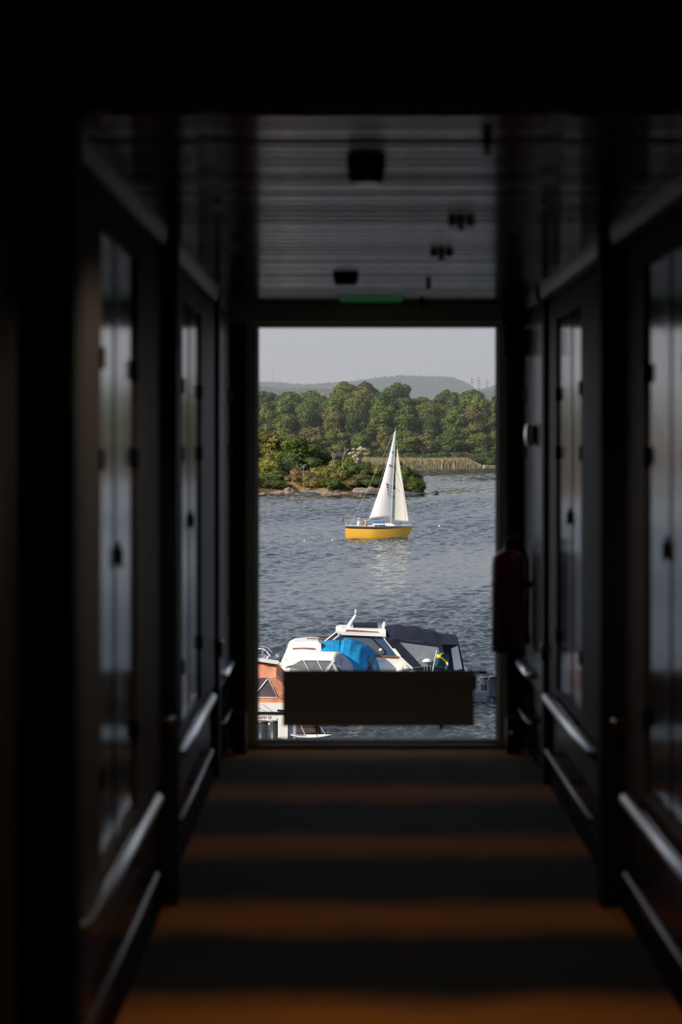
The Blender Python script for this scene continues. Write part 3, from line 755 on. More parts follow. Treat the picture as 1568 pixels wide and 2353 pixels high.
# rocks
def rock(px, pyb, wpx, hpx, Y, seed, label, m='rock', depth=.7):
    c = P(px, pyb, Y); wd = wpx/F*Y/2; h = hpx/F*Y
    bm = bmesh.new(); bmesh.ops.create_icosphere(bm, subdivisions=3, radius=1)
    for v in bm.verts:
        d = v.co.copy(); k = 1 + .42*noise.noise(d*1.1 + Vector((seed,0,0))) + .14*noise.noise(d*3 + Vector((0,seed,0)))
        v.co = Vector((d.x*wd, d.y*wd*depth, max(d.z, -.35)*h)) * k
    b_ = MB(); b_.bm(bm, False); o = b_.build('shore_rock', M[m]); o.location = (c.x, c.y, WATER+.02)
    tag(o, label, 'rock', 'rocks along the shore of the point')
rock(663,1137,34,17,446,1,'pale pointed boulder left on the shore of the point')
rock(622,1138,26,7,446,2,'low grey rock left of the pale boulder')
rock(684,1138,12,5,445,3,'tiny rock just right of the pale boulder')
rock(603,1139,24,5,445,4,'flat rock at the left window edge')
rock(702,1136,40,13,447,5,'rounded grey rock at the end of the flat ledge')
rock(742,1138,78,9,446,6,'long flat brown rock ledge in the middle of the shore')
rock(775,1136,28,12,447,7,'grey hump at the right end of the flat ledge')
rock(826,1137,50,15,447,8,'large orange lit boulder behind the backstay lines')
rock(856,1137,44,17,448,9,'smooth grey boulder left of the mainsail')
rock(880,1137,40,14,448,10,'grey boulder partly behind the mainsail')
rock(795,1138,40,6,446,13,'low brown rock under the olive bushes')
rock(940,1138,70,6,447,14,'dark flat rock at the foot of the end of the point','darkrock')
rock(1000,1134,17,9,448,11,'dark single rock standing in the water off the point','darkrock')
rock(1044,1135,24,2.5,446,12,'low brown rock barely above the water off the point')
rock(640,1138,34,9,446,16,'brown rock hump between the low grey rock and the pale boulder')
rock(715,1139,60,6,445,17,'long low dark slab at the waterline below the dry bush','darkrock')
rock(768,1139,50,5,445,18,'low brown slab at the waterline under the small dark bush')
rock(905,1138,60,9,446,19,'brown rock behind the lower sails')
rock(838,1139,60,5,445,20,'dark waterline slab below the orange lit boulder','darkrock')
rock(597,1136,30,8,447,21,'brown rock hump behind the flat rock at the left window edge')
rock(975,1137,22,2.5,447,15,'thin dark rock joining the point to the single rock','darkrock')
def grass(px, py, wpx, hpx, Y, n, label):
    rnd = random.Random(px); c = P(px, py, Y); mb = MB(); wd = wpx/F*Y; h = hpx/F*Y
    for _ in range(n):
        x = rnd.gauss(0, wd*.25); yv = rnd.uniform(-.8,.8); l = h*rnd.uniform(.5,1.1); le = rnd.uniform(-.2,.25); s = .03
        z0 = -.3
        mb.add([(x-s,yv,z0),(x+s,yv,z0),(x+s*.6+le*.5,yv,l*.6),(x+le,yv,l),(x-s*.6+le*.5,yv,l*.6)], [(0,1,2,3,4)])
    o = mb.build('dry_grass', L['grass']); o.location = c; tag(o, label, 'grass', kind='stuff')
grass(665,1122,34,16,448,700,'golden dry grass behind the pale boulder')
grass(685,1131,40,14,448,800,'golden dry grass patch right of the pale boulder')
grass(740,1130,36,10,447,500,'small tuft of golden grass on the flat ledge')

# buoys
def ballbuoy(px, py, r, label):
    Y = (EYE-WATER)*F/(py-VY); o = MB().ball((0,0,r*.4), r, 3, (1,1,.9)).build('mooring_buoy', M['floatwhite'])
    o.location = (P(px,py,Y).x, Y, WATER); tag(o, label, 'buoy', 'white mooring buoys')
ballbuoy(1010, 1210, .14, 'white mooring buoy floating right of the yellow sailboat')
ballbuoy(700, 1243, .09, 'tiny white float on the water far left of the sailboat')
ballbuoy(765, 1242, .09, 'tiny white float just left of the sailboat stern')
root = empty('marker_buoy', (P(1113,1076,905).x, 905, WATER)); tag(root, 'small orange red marker buoy near the far shore on the right', 'buoy')
MB().lathe([(.55,-.2),(.55,.45),(.3,.6)], n=16).build('float', M['buoyred'], root, fixn=True)
MB().lathe([(.18,.6),(.13,1.5),(.05,1.6)], n=10).build('top_mark', M['floatwhite'], root, fixn=True)

# ------------------------------------------------------------------ yellow sailboat
SB = 20.66; YS = F/SB
sb = empty('sailboat', ((793-VX)/SB, YS, WATER)); tag(sb, 'yellow hulled sailboat with white sails crossing the lake', 'sailboat')
def sx(px): return (px-793)/SB
def sz(py): return (1237-py)/SB
def hull_grid(mb, Ln, beam, top, bottom, rake, z0, z1, tr=.75, nose=1.7, nst=26, smooth=True, off=0.0, sternrake=0.1, both=True):
    """band of hull between relative heights z0..z1 (0 keel, 1 sheer)"""
    def pt(t, q, side):
        zt = top(t); zb = bottom(t); z = zb + (zt-zb)*q
        full = (tr + (1-tr)*min(1, t/.4)) if t < .4 else max(0, 1 - ((t-.4)/.6)**nose)
        wd = beam/2*full*(.55 + .45*q**.6) + off
        x = t*Ln; x -= rake*(1-q)*t**3; x += sternrake*(1-q)*(1-t)**3
        return Vector((x, side*wd if t < 1 else side*off, z))
    for side in ((-1, 1) if both else (-1,)):
        mb.grid(lambda u, v: pt(u, z0+(z1-z0)*v, side), nst, 6, smooth)
    n = 7
    vs = [pt(0, z0+(z1-z0)*k/6, -1) for k in range(n)] + [pt(0, z0+(z1-z0)*k/6, 1) for k in range(n)]
    mb.add(vs, [(k, k+1, n+k+1, n+k) for k in range(6)])
    return pt
Ls = 7.55
stop = lambda t: 1.18 - .10*math.sin(math.pi*t) + .08*t
sbot = lambda t: -.28 + .30*(1-t)**6*0
h = MB(); pt = hull_grid(h, Ls, 2.5, stop, sbot, .75, 0, .975); h.build('hull', M['yellow'], sb)
h = MB(); hull_grid(h, Ls, 2.5, stop, sbot, .75, .985, 1.0, off=.014); h.build('rub_strake', M['navyline'], sb)
h = MB(); hull_grid(h, Ls+.02, 2.5, lambda t: stop(t)+.30-.06*t, lambda t: stop(t)-.01, .02, 0, 1, off=.02)
h.grid(lambda u, v: Vector((u*Ls, (v*2-1)*abs(pt(u,1,1).y), stop(u)+.24-.06*u+.05*(1-(v*2-1)**2))), 20, 6)
h.build('deck', M['gelcoat'], sb)
x0, x1 = sx(857), sx(915)
cb = MB(); nseg = 10
def cab(u, v):
    x = x0 + (x1-x0)*u; hh = .42*(1 if u < .72 else 1-((u-.72)/.28)**1.5*.95); a = math.pi*v; wd = .82 - .25*u
    return Vector((x, -math.cos(a)*wd*(1 if abs(math.cos(a)) > .7 else 1), 1.25 + hh*min(1, math.sin(a)*1.7)))
cb.grid(cab, 14, 14); cb.slab([cab(0, k/12) for k in range(13)], .03); cb.build('cabin', M['gelcoat'], sb)
for (a, b_) in ((861,868),(870,886)):
    MB().box((sx(a), -.83, 1.36), (sx(b_), -.74, 1.53)).build('cabin_window', M['darkglass'], sb)
MB().grid(lambda u, v: Vector((sx(857)+(sx(884)-sx(857))*u, -.6+1.2*v, 1.66 + .18*math.sin(math.pi*v)**.5 + .05*math.sin(math.pi*u))), 10, 8).tube([(sx(858),-.5,1.72),(sx(884),-.5,1.72)],.09).build('spray_cover', M['bluecover'], sb)
mt = (sx(909.5), 0, sz(988)); mbse = (sx(898.5), 0, 1.3)
mtv, mbv = Vector(mt), Vector(mbse)
MB().tube([mbv, mtv], [.075,.055], 10).tube([mtv, mtv+Vector((0,0,.35))], .012, 5).slab([mtv+Vector((-.12,0,.12)),mtv+Vector((.1,0,.12)),mtv+Vector((.1,0,.17)),mtv+Vector((-.12,0,.17))],.03).build('mast', M['alu'], sb)
sp_ = mbv.lerp(mtv, .43)
MB().tube([sp_+Vector((-.1,-.05,0)), sp_+Vector((-.78,-.75,.22))], .022, 6).tube([sp_+Vector((0,.05,0)), sp_+Vector((.05,.8,.02))], .022, 6).build('spreader', M['alu'], sb)
MB().tube([(sx(899),0,sz(1189)), (sx(845),-.35,sz(1193))], .05, 8).build('boom', M['alu'], sb)
# mainsail: luff along mast, leech curve
leech = [(1191,849),(1175,855),(1155,862),(1120,874),(1080,886),(1040,896.5),(1010,903.5),(992,907.5)]
def main(u, v):     # u up, v from luff to leech
    py = 1188 + (992-1188)*u; xl = sx(898.8 + (909.2-898.8)*u)
    lt = sorted(leech); xe = sx(interp(lt, py+3*(1-u)))
    d = v; x = xl + (xe-xl)*d
    return Vector((x, -.16*math.sin(math.pi*d)*(1-u*.8) - .35*d*(1-u) - .02, sz(py) - (.14*d*(1-u))))
ms = MB().grid(main, 40, 16); so = ms.build('mainsail', M['sailcloth'], sb); md = so.modifiers.new('t', 'SOLIDIFY'); md.thickness = .01
def jib(u, v):      # v from luff (forward) to leech
    py = 1199 + (1033-1199)*u
    xf = sx(940.5 + (913.2-940.5)*u); xb = sx(902.5 + (912.6-902.5)*u**1.25 + 1.5*math.sin(math.pi*u))
    return Vector((xf + (xb-xf)*v, .02+.07*math.sin(math.pi*v)*(1-u) + .10*v*(1-u), sz(py) + .12*v*(1-u)))
js = MB().grid(jib, 36, 14); so = js.build('jib', M['jibcloth'], sb); md = so.modifiers.new('t', 'SOLIDIFY'); md.thickness = .01
MB().tube([(sx(941.5),0,1.45), (sx(911),0,sz(1012))], .022, 6).build('forestay', M['wire'], sb)
MB().tube([(sx(806),0,1.4), (sx(908),0,sz(990))], .018, 5).build('backstay', M['wire'], sb)
MB().tube([(sx(845),-.3,sz(1192)), (sx(875),-.3,sz(1105)), (sx(906.5),0,sz(994))], .016, 5).build('topping_lift', M['bluerope'], sb)
for s in (-1, 1): MB().tube([(sx(893),s*1.0,1.4), Vector((sp_.x-.4, s*.78, sp_.z+.1)), (sx(905),0,sz(1070))], .012, 5).build('shroud', M['wire'], sb)
for (u, v, body, sz_) in ((.60,.42,'94',.44),(.76,.50,'V',.36)):
    c = main(u, v); c.y -= .03
    text(body, 'sail_number', M['blackmark'], sb, Matrix.Translation(c) @ Matrix.Rotation(R(90),4,'X') @ Matrix.Rotation(R(-14),4,'Z'), sz_, .004)
for k, (px, py) in enumerate(((893,1113),(894,1119),(895,1126),(896,1133),(896.5,1139))):
    u = (1188-py)/196; s = .2-.022*k; c = main(u, .42 - .05*k); c.y -= .03
    MB().slab([c+Vector((-s,0,s*.7)), c+Vector((s*.6,0,s*.3)), c+Vector((-s*.2,0,-s*.8))], .008).build('sail_mark', M['blackmark'], sb)
def railing(mb, pts, r=.016): mb.tube(pts, r, 6)
pr = MB()
for s in (-1, 1):
    railing(pr, [(sx(796),s*.85,1.95),(sx(806),s*.95,1.98),(sx(858),s*1.22,1.93)]); railing(pr, [(sx(796),s*.85,1.68),(sx(858),s*1.22,1.66)], .009)
    for px in (796,806,830,858): railing(pr, [(sx(px),s*(.9+.3*(px-796)/62),1.3),(sx(px),s*(.88+.3*(px-796)/62),1.95)])
railing(pr, [(sx(796),-.85,1.95),(sx(794),-.4,1.97),(sx(794),.4,1.97),(sx(796),.85,1.95)])
pr.build('stern_rail', M['alu'], sb)
pr = MB()
for s in (-1, 1):
    railing(pr, [(sx(951),0,1.98),(sx(946),s*.28,1.95),(sx(930),s*.6,1.80),(sx(922),s*.7,1.45)]); railing(pr, [(sx(943),s*.28,1.45),(sx(949),s*.2,1.95)])
    railing(pr, [(sx(858),s*1.2,1.93),(sx(890),s*1.05,1.80),(sx(928),s*.62,1.80)], .009)
pr.build('bow_rail', M['alu'], sb)
ld = MB()
for s in (-.2,.2): ld.tube([(sx(795.5),s-.35,.9),(sx(794.5),s-.35,1.8)], .018, 6)
for z in (1.05,1.3,1.55): ld.tube([(sx(795),-.55,z),(sx(795),-.15,z)], .016, 6)
ld.build('boarding_ladder', M['alu'], sb)
fp = MB().tube([(sx(796),0,1.4),(sx(791),0,sz(1182))], .018, 6); fp.build('flagstaff', M['teak'], sb)
MB().grid(lambda u, v: Vector((sx(791.3)-.02 + .0 - .16*u - .02*v, .06*math.sin(u*7+v*2), sz(1186) - .55*v - .16*u)), 8, 10).build('ensign', M['flagblue'], sb)
MB().grid(lambda u, v: Vector((sx(791.5)+.02 - .09*u, -.02+.06*math.sin(u*7+v*2), sz(1186) - (.42*v) - .1*u)), 5, 8).build('ensign_cross', M['flagyellow'], sb)

def person(loc, scale, pose, shirt, label, hat, rz=0):
    """one continuous figure grown by a skin modifier; joints in metres, seated"""
    root = empty('person', loc, rz); root.scale = (scale,)*3
    tag(root, label, 'person', 'people in the sailboat cockpit')
    J, E, Rr = pose
    me = bpy.data.meshes.new('body'); me.from_pydata(J, E, []); o = bpy.data.objects.new('body', me); col.objects.link(o); o.parent = root
    sk = o.modifiers.new('skin', 'SKIN'); bpy.context.view_layer.update()
    for i, v in enumerate(me.skin_vertices[0].data): v.radius = (Rr[i], Rr[i]); v.use_root = (i == 0)
    ss = o.modifiers.new('s', 'SUBSURF'); ss.levels = 2; ss.render_levels = 2
    me.materials.append(M['skin'])
    hd = Vector(J[3])
    MB().ball(hd+Vector((0,0,.02)), .10, 3, (1,.85,1.2)).ball(hd+Vector((.10,0,0)), .018, 1).ball(hd+Vector((0,.085,0)), .02, 1).ball(hd+Vector((0,-.085,0)), .02, 1).build('head', M['skin'], root)
    MB().lathe([(.17,.05),(.175,.065),(.105,.07),(.10,.14),(.06,.165),(.005,.17)], c=hd, n=18).build('hat', M[hat], root, fixn=True)
    t = MB().tube([(0,0,.02),(0,0,.2),(.02,0,.38),(.03,0,.5),(.04,0,.55)], [.16,.155,.17,.16,.08], 12)
    for s in (-1, 1): t.tube([(.03,s*.15,.5),(.06,s*.25,.4),(.12,s*.27,.27)], [.075,.065,.06], 8)
    t.build('shirt', M[shirt], root)
J = [(0,0,0),(0,0,.25),(.03,0,.5),(.05,0,.72),
     (.06,.24,.42),(.16,.27,.25),(.36,.22,.22),(.06,-.24,.42),(.16,-.27,.25),(.36,-.2,.24),
     (.25,.12,0),(.47,.13,-.02),(.50,.13,-.42),(.62,.13,-.44),(.25,-.12,0),(.47,-.13,-.02),(.50,-.13,-.42),(.62,-.13,-.44)]
E = [(0,1),(1,2),(2,3),(2,4),(4,5),(5,6),(2,7),(7,8),(8,9),(0,10),(10,11),(11,12),(12,13),(0,14),(14,15),(15,16),(16,17)]
Rr = [.14,.13,.12,.05,.055,.045,.035,.055,.045,.035,.085,.07,.05,.04,.085,.07,.05,.04]
S0 = sb.location
person((S0.x+sx(824.5), S0.y-.55, WATER+1.42), 1.0, (J,E,Rr), 'shirt', 'person in white shirt and hat seated at the stern of the sailboat', 'hat')
person((S0.x+sx(842), S0.y+.55, WATER+1.12), 1.0, (J,E,Rr), 'coralshirt', 'second person in straw hat sitting lower in the sailboat cockpit', 'hat', R(180))

# ------------------------------------------------------------------ moored motorboats
def mboat(name, px0, yw, label, group='moored motorboats'):
    S = (yw-VY)/(EYE-WATER); Y = F/S
    root = empty(name, ((px0-VX)/S, Y, WATER)); tag(root, label, 'motorboat', group)
    return root, (lambda px: (px-px0)/S), (lambda py: (yw-py)/S)
def hull_left(mb, x_stern, x_bow, beam, ztop, zbow, zbot=-.3, off=0, q0=0, q1=1, tr=.9, bowrake=.9):
    """hull with its bow towards -x"""
    Ln = x_stern-x_bow; n0 = len(mb.v)
    hull_grid(mb, Ln, beam, lambda t: ztop+(zbow-ztop)*t**1.5, lambda t: zbot, bowrake, q0, q1, tr=tr, nose=2.0, off=off)
    mb.v[n0:] = [(x_stern-v[0], v[1], v[2]) for v in mb.v[n0:]]
    return mb
def deck_left(mb, x_stern, x_bow, beam, ztop, zbow, tr=.9):
    Ln = x_stern-x_bow
    def fn(u, v):
        full = (tr + (1-tr)*min(1, u/.4)) if u < .4 else max(0, 1-((u-.4)/.6)**2.0)
        return Vector((x_stern-u*Ln, (v*2-1)*beam/2*full, ztop+(zbow-ztop)*u**1.5 - .02))
    return mb.grid(fn, 24, 8)

# 1 navy canopy cruiser
root, X, Z = mboat('cabin_cruiser', 700, 1625, 'large white cabin cruiser with navy canopy, farthest right in the marina')
B = 1.42
h = hull_left(MB(), X(1075), X(560), 2*B+.1, Z(1538), Z(1525), tr=.93); h.build('hull', M['gelcoat'], root)
h = deck_left(MB(), X(1075), X(560), 2*B+.1, Z(1538), Z(1525)); h.build('deck', M['gelcoat'], root)
zc, zr = Z(1503), Z(1452)
# coaming under the side windows
MB().prism([(X(700),Z(1538)),(X(712),Z(1500)),(X(918),Z(1502)),(X(948),Z(1530)),(X(1000),Z(1538))], 'y', -B, B).build('cabin_side', M['gelcoat'], root)
MB().tube([(X(720),-B-.01,Z(1499)),(X(850),-B-.01,Z(1499)),(X(918),-B-.01,Z(1502))], .045, 8).build('wooden_strake', M['teak'], root)
# blue cabin body
bt = B-.22
def frust(mb, bot, top, yb, yt):
    """two side profiles joined: bot/top lists of (x,z) with half widths"""
    n = len(bot)
    for s in (-1, 1): pass
    vs = [(x, -yb, z) for x, z in bot] + [(x, -yt, z) for x, z in top] + [(x, yb, z) for x, z in bot] + [(x, yt, z) for x, z in top]
    return mb.add(vs, [(0,1,n+1,n),(2*n,3*n,3*n+1,2*n+1),(0,n,3*n,2*n),(1,2*n+1,3*n+1,n+1),(n,n+1,3*n+1,3*n)])
b2 = MB(); frust(b2, [(X(722),Z(1501)),(X(916),Z(1501))], [(X(784),zr),(X(884),zr)], B-.04, bt); b2.build('cabin', M['cabinblue'], root)
def onside(px, py, d=.02):
    z = Z(py); t = (z-Z(1501))/(zr-Z(1501)); return Vector((X(px), -((B-.04)+(bt-(B-.04))*t)-d, z))
wpts = [(768,1496),(768,1475),(790,1456),(850,1459),(857,1463),(883,1489),(882,1495),(874,1498)]
MB().slab([onside(*p) for p in wpts], .02).build('side_window', M['cabinglass'], root)
MB().tube([onside(*p, .03) for p in wpts+[wpts[0]]], .022, 6).build('window_trim', M['blackm'], root)
MB().slab([(X(722)+.02,-B+.2,Z(1500)),(X(722)+.02,B-.2,Z(1500)),(X(782),bt-.15,zr+.0),(X(782),-bt+.15,zr+.0)], .05).build('windscreen', M['darkglass'], root)
MB().tube([(X(722),-B+.05,Z(1500)),(X(783),-bt,zr)], .05, 8).tube([(X(722),B-.05,Z(1500)),(X(783),bt,zr)], .05, 8).build('windscreen_frame', M['alu'], root)
MB().slab([onside(876,1455,.03),onside(885,1455,.03),onside(921,1501,.05)+Vector((0,0,0)),onside(912,1501,.05)], .05).tube([(X(917),-B-.03,Z(1501)),(X(946),-B-.03,Z(1528))], .055, 8).build('rear_pillar', M['gelcoat'], root)
rf = MB(); rf.grid(lambda u, v: Vector((X(774)+(X(886)-X(774))*u, (v*2-1)*(bt+.12), Z(1447)+(Z(1450)-Z(1447))*u + .16*(1-(v*2-1)**4)*(1 if u > .06 else .6))), 16, 16)
rf.slab([(X(773),-bt-.12,Z(1444)),(X(886),-bt-.12,Z(1449)),(X(886),-bt-.12,Z(1456)),(X(786),-bt-.10,Z(1452))], .06)
rf.slab([(X(773),bt+.12,Z(1444)),(X(886),bt+.12,Z(1449)),(X(886),bt+.12,Z(1456)),(X(786),bt+.10,Z(1452))], .06)
rf.slab([(X(773),-bt-.12,Z(1444)),(X(773),bt+.12,Z(1444)),(X(780),bt+.1,Z(1451)),(X(780),-bt-.1,Z(1451))], .05)
rf.build('roof', M['gelcoat'], root)
MB().box((X(812),-.6,Z(1444)+.05),(X(868),.6,Z(1444)+.18)).build('roof_hatch', M['navycloth'], root)
MB().tube([(X(795),-bt-.02,Z(1444)),(X(800),-bt-.02,Z(1442)),(X(868),-bt-.02,Z(1447)),(X(872),-bt-.02,Z(1449))], .03, 8).build('roof_rail', M['teak'], root)
an = MB(); an.tube([(X(801),-.2,Z(1440)),(X(808),-.2,Z(1428)),(X(819),-.2,Z(1411))], [.10,.075,.05], 8); an.build('radar_mast', M['gelcoat'], root)
an.v and MB().lathe([(.07,-.1),(.075,0),(.07,.1),(.06,.12)], c=(X(819),-.2,Z(1406)), n=14).build('antenna_head', M['greycloth'], root, fixn=True)
MB().lathe([(.11,0),(.08,.12),(.03,.22),(.004,.24)], c=(X(883.5),0,Z(1444)+.04), n=14).build('roof_cone', M['gelcoat'], root, fixn=True)
# navy canopy
edge = [(884,1440),(900,1437),(930,1439),(962,1443),(1000,1452),(1028,1460),(1050,1461)]
low = [(889,1462),(905,1463),(930,1463),(962,1465),(985,1470),(1008,1476),(1050,1466)]
cn = MB()
def cano(u, v):
    px = 884+(1050-884)*u; zt = Z(interp(edge, px)); zl = Z(interp([(884,1462),(960,1464),(1008,1474),(1050,1474)], px))
    a = (v*2-1); wd = (bt+.14); k = 1-abs(a)**5
    return Vector((X(px), a*wd*(1-.06*k), zl + (zt-zl)*k + .02*math.sin(px*.16)*k))
cn.grid(cano, 28, 20); cn.build('canopy_top', M['navycloth'], root)
zb = Z(1540)
for s in (-1, 1):
    y = s*(bt+.14); yb = s*(B+.02)
    pc = MB(); pc.slab([(X(884),y,Z(1462)),(X(893),y,Z(1462)),(X(958),yb,Z(1530)),(X(940),yb,Z(1530))], .02)      # front strip
    pc.slab([(X(884),y,Z(1461)),(X(1010),y,Z(1473)),(X(1006),y*1.0,Z(1480)),(X(905),y,Z(1467))], .02)
    pc.slab([(X(893),y,Z(1463)),(X(915),y,Z(1467)),(X(968),yb,Z(1524)),(X(958),yb,Z(1530))], .02)
    pc.slab([(X(958),yb,Z(1528)),(X(968),yb,Z(1522)),(X(1030),yb,Z(1528)),(X(1060),yb,zb),(X(945),yb,zb)], .02)
    pc.slab([(X(1003),y,Z(1474)),(X(1012),y,Z(1474)),(X(1028),yb,Z(1535)),(X(1018),yb,Z(1535))], .02)
    pc.build('side_curtain', M['navycloth'], root)
    MB().slab([(X(906),y*.995,Z(1466)),(X(1006),y*.995,Z(1478)),(X(1020),yb*.995,Z(1528)),(X(966),yb*.995,Z(1526))], .008).build('clear_window', M['vinyl'], root)
    MB().tube([(X(906),y*.97,Z(1466)),(X(906)+.9,y*.97,Z(1500))],.02,6).tube([(X(951),yb*.97,Z(1512)),(X(1003),y*.97,Z(1479))], .022, 6).tube([(X(972),y*.95,Z(1472)),(X(990),y*.95,Z(1490))], .018, 6).build('canopy_pole', M['alu'], root)
# rear curtain, angled
yA, yB_ = -(bt+.14), (bt+.14)
rcpts = [(X(1010),yA,Z(1475)),(X(1050),yA+.9,Z(1463)),(X(1050),yB_,Z(1463)),(X(1068),B,Z(1538)),(X(1066),-B+.7,Z(1538)),(X(1024),-B,Z(1538))]
MB().slab([rcpts[0],rcpts[1],rcpts[4],rcpts[5]], .02).slab([rcpts[1],rcpts[2],rcpts[3],rcpts[4]], .02).build('rear_curtain', M['navycloth'], root)
a, b_, c, d = [Vector(q) for q in (rcpts[0],rcpts[1],rcpts[4],rcpts[5])]
def bil(u, v): return (a.lerp(b_,u)).lerp(d.lerp(c,u), v) + Vector((.0,-.035,0))
MB().slab([bil(.52,.24),bil(.93,.22),bil(.90,.92),bil(.42,.95)], .008).build('rear_window', M['rearvinyl'] if 'rearvinyl' in M else M['whitecloth'], root)
MB().tube([(X(1001),-B-.2,Z(1485)),(X(990),-B-.2,Z(1539))], .035, 8).build('flagstaff', M['alu'], root)
fl = lambda u, v: Vector((X(1001)+ (X(1029)-X(1001))*u - (X(1001)-X(996))*v, -B-.22 - .07*math.sin(u*5+v), Z(1489) - .16*u + (Z(1522)-Z(1489))*v*(1-.0*u) + .07*math.sin(u*3)))
fb = MB().grid(fl, 14, 14).build('ensign', M['flagblue'], root); md = fb.modifiers.new('t','SOLIDIFY'); md.thickness = .012
def fy(u, v): p = fl(u, v); p.y -= .02; return p
MB().grid(lambda u, v: fy(u, .12+.46*u**.9 + .17*v - .06*u), 14, 3).build('flag_cross', M['flagyellow'], root)
MB().grid(lambda u, v: fy(.02+.50*u, .28-.30*u + (.15)*v + .0), 8, 3).build('flag_cross', M['flagyellow'], root)
MB().lathe([(.02,-.5),(.02,0),(.20,.02),(.19,.06),(.10,.13),(.01,.15)], c=(X(979),-B-.1,Z(1513)), n=18).build('antenna_dome', M['gelcoat'], root, fixn=True)
MB().ball((X(918),-B-.14,Z(1532)), .17, 3, (1,.9,1)).tube([(X(921),-B-.14,Z(1526)),(X(924),-B-.1,Z(1521))], .04).build('fender', M['gelcoat'], root)
MB().tube([(X(862),-B-.03,Z(1510)),(X(884),-B-.03,Z(1511))], .025, 6).build('grab_rail', M['alu'], root)
MB().lathe([(.10,0),(.10,.02)], c=(X(875),-B+.08,Z(1488)), n=18, M=Matrix.Rotation(R(90),4,'X')).build('life_ring_sticker', M['gelcoat'], root)
MB().lathe([(.045,0),(.045,.03)], c=(X(875),-B+.07,Z(1488)), n=14, M=Matrix.Rotation(R(90),4,'X')).build('sticker_mark', M['buoyred'], root)
mc = MB()
for px in (972,978,986): mc.tube([(X(px),-B-.08,Z(1538)),(X(px)+.02,-B-.08,Z(1520))], .03, 6)
mc.tube([(X(935),-B-.05,Z(1528)),(X(985),-B-.1,Z(1521))], .02, 6); mc.build('stern_fittings', M['chrome'], root)

# 2 boat with blue canopy
root, X, Z = mboat('cabin_boat', 640, 1636, 'white cabin boat with bright blue canvas canopy behind the dark board')
B = 1.15
hull_left(MB(), X(895), X(560), 2*B+.1, Z(1545), Z(1516), tr=.9).build('hull', M['gelcoat'], root)
deck_left(MB(), X(895), X(560), 2*B+.1, Z(1545), Z(1514)).build('deck', M['gelcoat'], root)
prof = [(645,1522),(652,1506),(664,1478),(678,1471),(712,1468),(732,1469),(739,1476),(741,1522)]
cab_ = MB()
n = len(prof)
def sec(k, s): px, py = prof[k]; return (X(px), s*(B-.12 if py > 1500 else B-.30), Z(py))
for k in range(n-1):
    cab_.add([sec(k,-1), sec(k+1,-1), sec(k+1,1), sec(k,1)], [(0,1,2,3)])
for s in (-1, 1): cab_.add([sec(k,s) for k in range(n)], [tuple(range(n))])
cab_.build('cabin', M['gelcoat'], root, fixn=True)
wp = [(655,1516),(667,1496),(720,1494),(727,1500),(729,1520)]
MB().slab([(X(a_),-B+.17-(.06 if b2_ > 1505 else -.06),Z(b2_)) for a_, b2_ in wp], .02).build('side_window', M['cabinglass'], root)
MB().tube([(X(a_),-B+.145-(.06 if b2_ > 1505 else -.06),Z(b2_)) for a_, b2_ in wp+[wp[0]]], .025, 6).build('window_trim', M['alu'], root)
MB().slab([(X(646),-B+.3,Z(1518)),(X(646),B-.3,Z(1518)),(X(660),B-.45,Z(1482)),(X(660),-B+.45,Z(1482))], .03).build('windscreen', M['darkglass'], root)
MB().tube([(X(674),-B+.22,Z(1485.5)),(X(700),-B+.22,Z(1484.5)),(X(725),-B+.22,Z(1486))], .03, 8).build('grab_rail', M['teak'], root)
MB().tube([(X(705),0,Z(1467.5)),(X(747),0,Z(1468.5))], .03, 8).build('roof_rail', M['teak'], root)
# blue canopy, bulging arches
arch = [(725,1487,1499,.96),(745,1474,1503,.99),(765,1471,1508,1.02),(784,1472,1512,1.03),(789,1475,1515,1.03),(803,1467,1520,1.08),(822,1469,1530,1.12),(858,1482,1541,1.12),(873,1492,1545,1.12)]
def cov(u, v):
    k = u*(len(arch)-1); i = min(int(k), len(arch)-2); f = k-i
    A = [arch[i][j]*(1-f)+arch[i+1][j]*f for j in range(4)]
    a_ = (v*2-1); kk = (1-abs(a_)**2.6)**.8 if abs(a_) < 1 else 0
    return Vector((X(A[0])-(X(48)-X(0))*(1-v)*u**2.2, a_*B*A[3], Z(A[2]) + (Z(A[1])-Z(A[2]))*kk + .025*math.sin(A[0]*.7+a_*4)))
MB().grid(cov, 40, 26).build('canopy', M['bluecloth'], root)
def rear(u, v):
    top_ = cov(1, u); b_ = Vector((X(896)-(X(46)-X(0))*(1-u), (u*2-1)*B*1.05, Z(1549)))
    p = top_.lerp(b_, v); p.x += .06*math.sin(math.pi*v)+.05*math.sin(u*16)*v*(1-v)*2; return p
MB().grid(rear, 26, 12).build('rear_curtain', M['bluecloth'], root)
def off_(p, d): return p + Vector((.05, -.05, .02))*d
MB().slab([off_(rear(.22,.25),1),off_(rear(.34,.18),1),off_(rear(.36,.72),1),off_(rear(.24,.78),1)], .012).build('rear_window', M['vinylgrey'], root)
MB().slab([off_(rear(.06,.35),1),off_(rear(.15,.30),1),off_(rear(.16,.8),1),off_(rear(.07,.84),1)], .012).build('dark_inside_sheet', M['navycloth'], root)  # dark sheet stands in for the shaded inside of the canopy
pl = MB()
for s in (-1,1):
    pl.tube([(X(560),0,Z(1489)),(X(592),s*.45,Z(1488)),(X(606),s*.55,Z(1488)),(X(614),s*.7,Z(1492)),(X(623),s*.85,Z(1503))], .022, 8)
    for px in (585,604): pl.tube([(X(px),s*.5,Z(1515)),(X(px),s*.5,Z(1489))], .018, 6)
pl.build('bow_rail', M['chrome'], root)
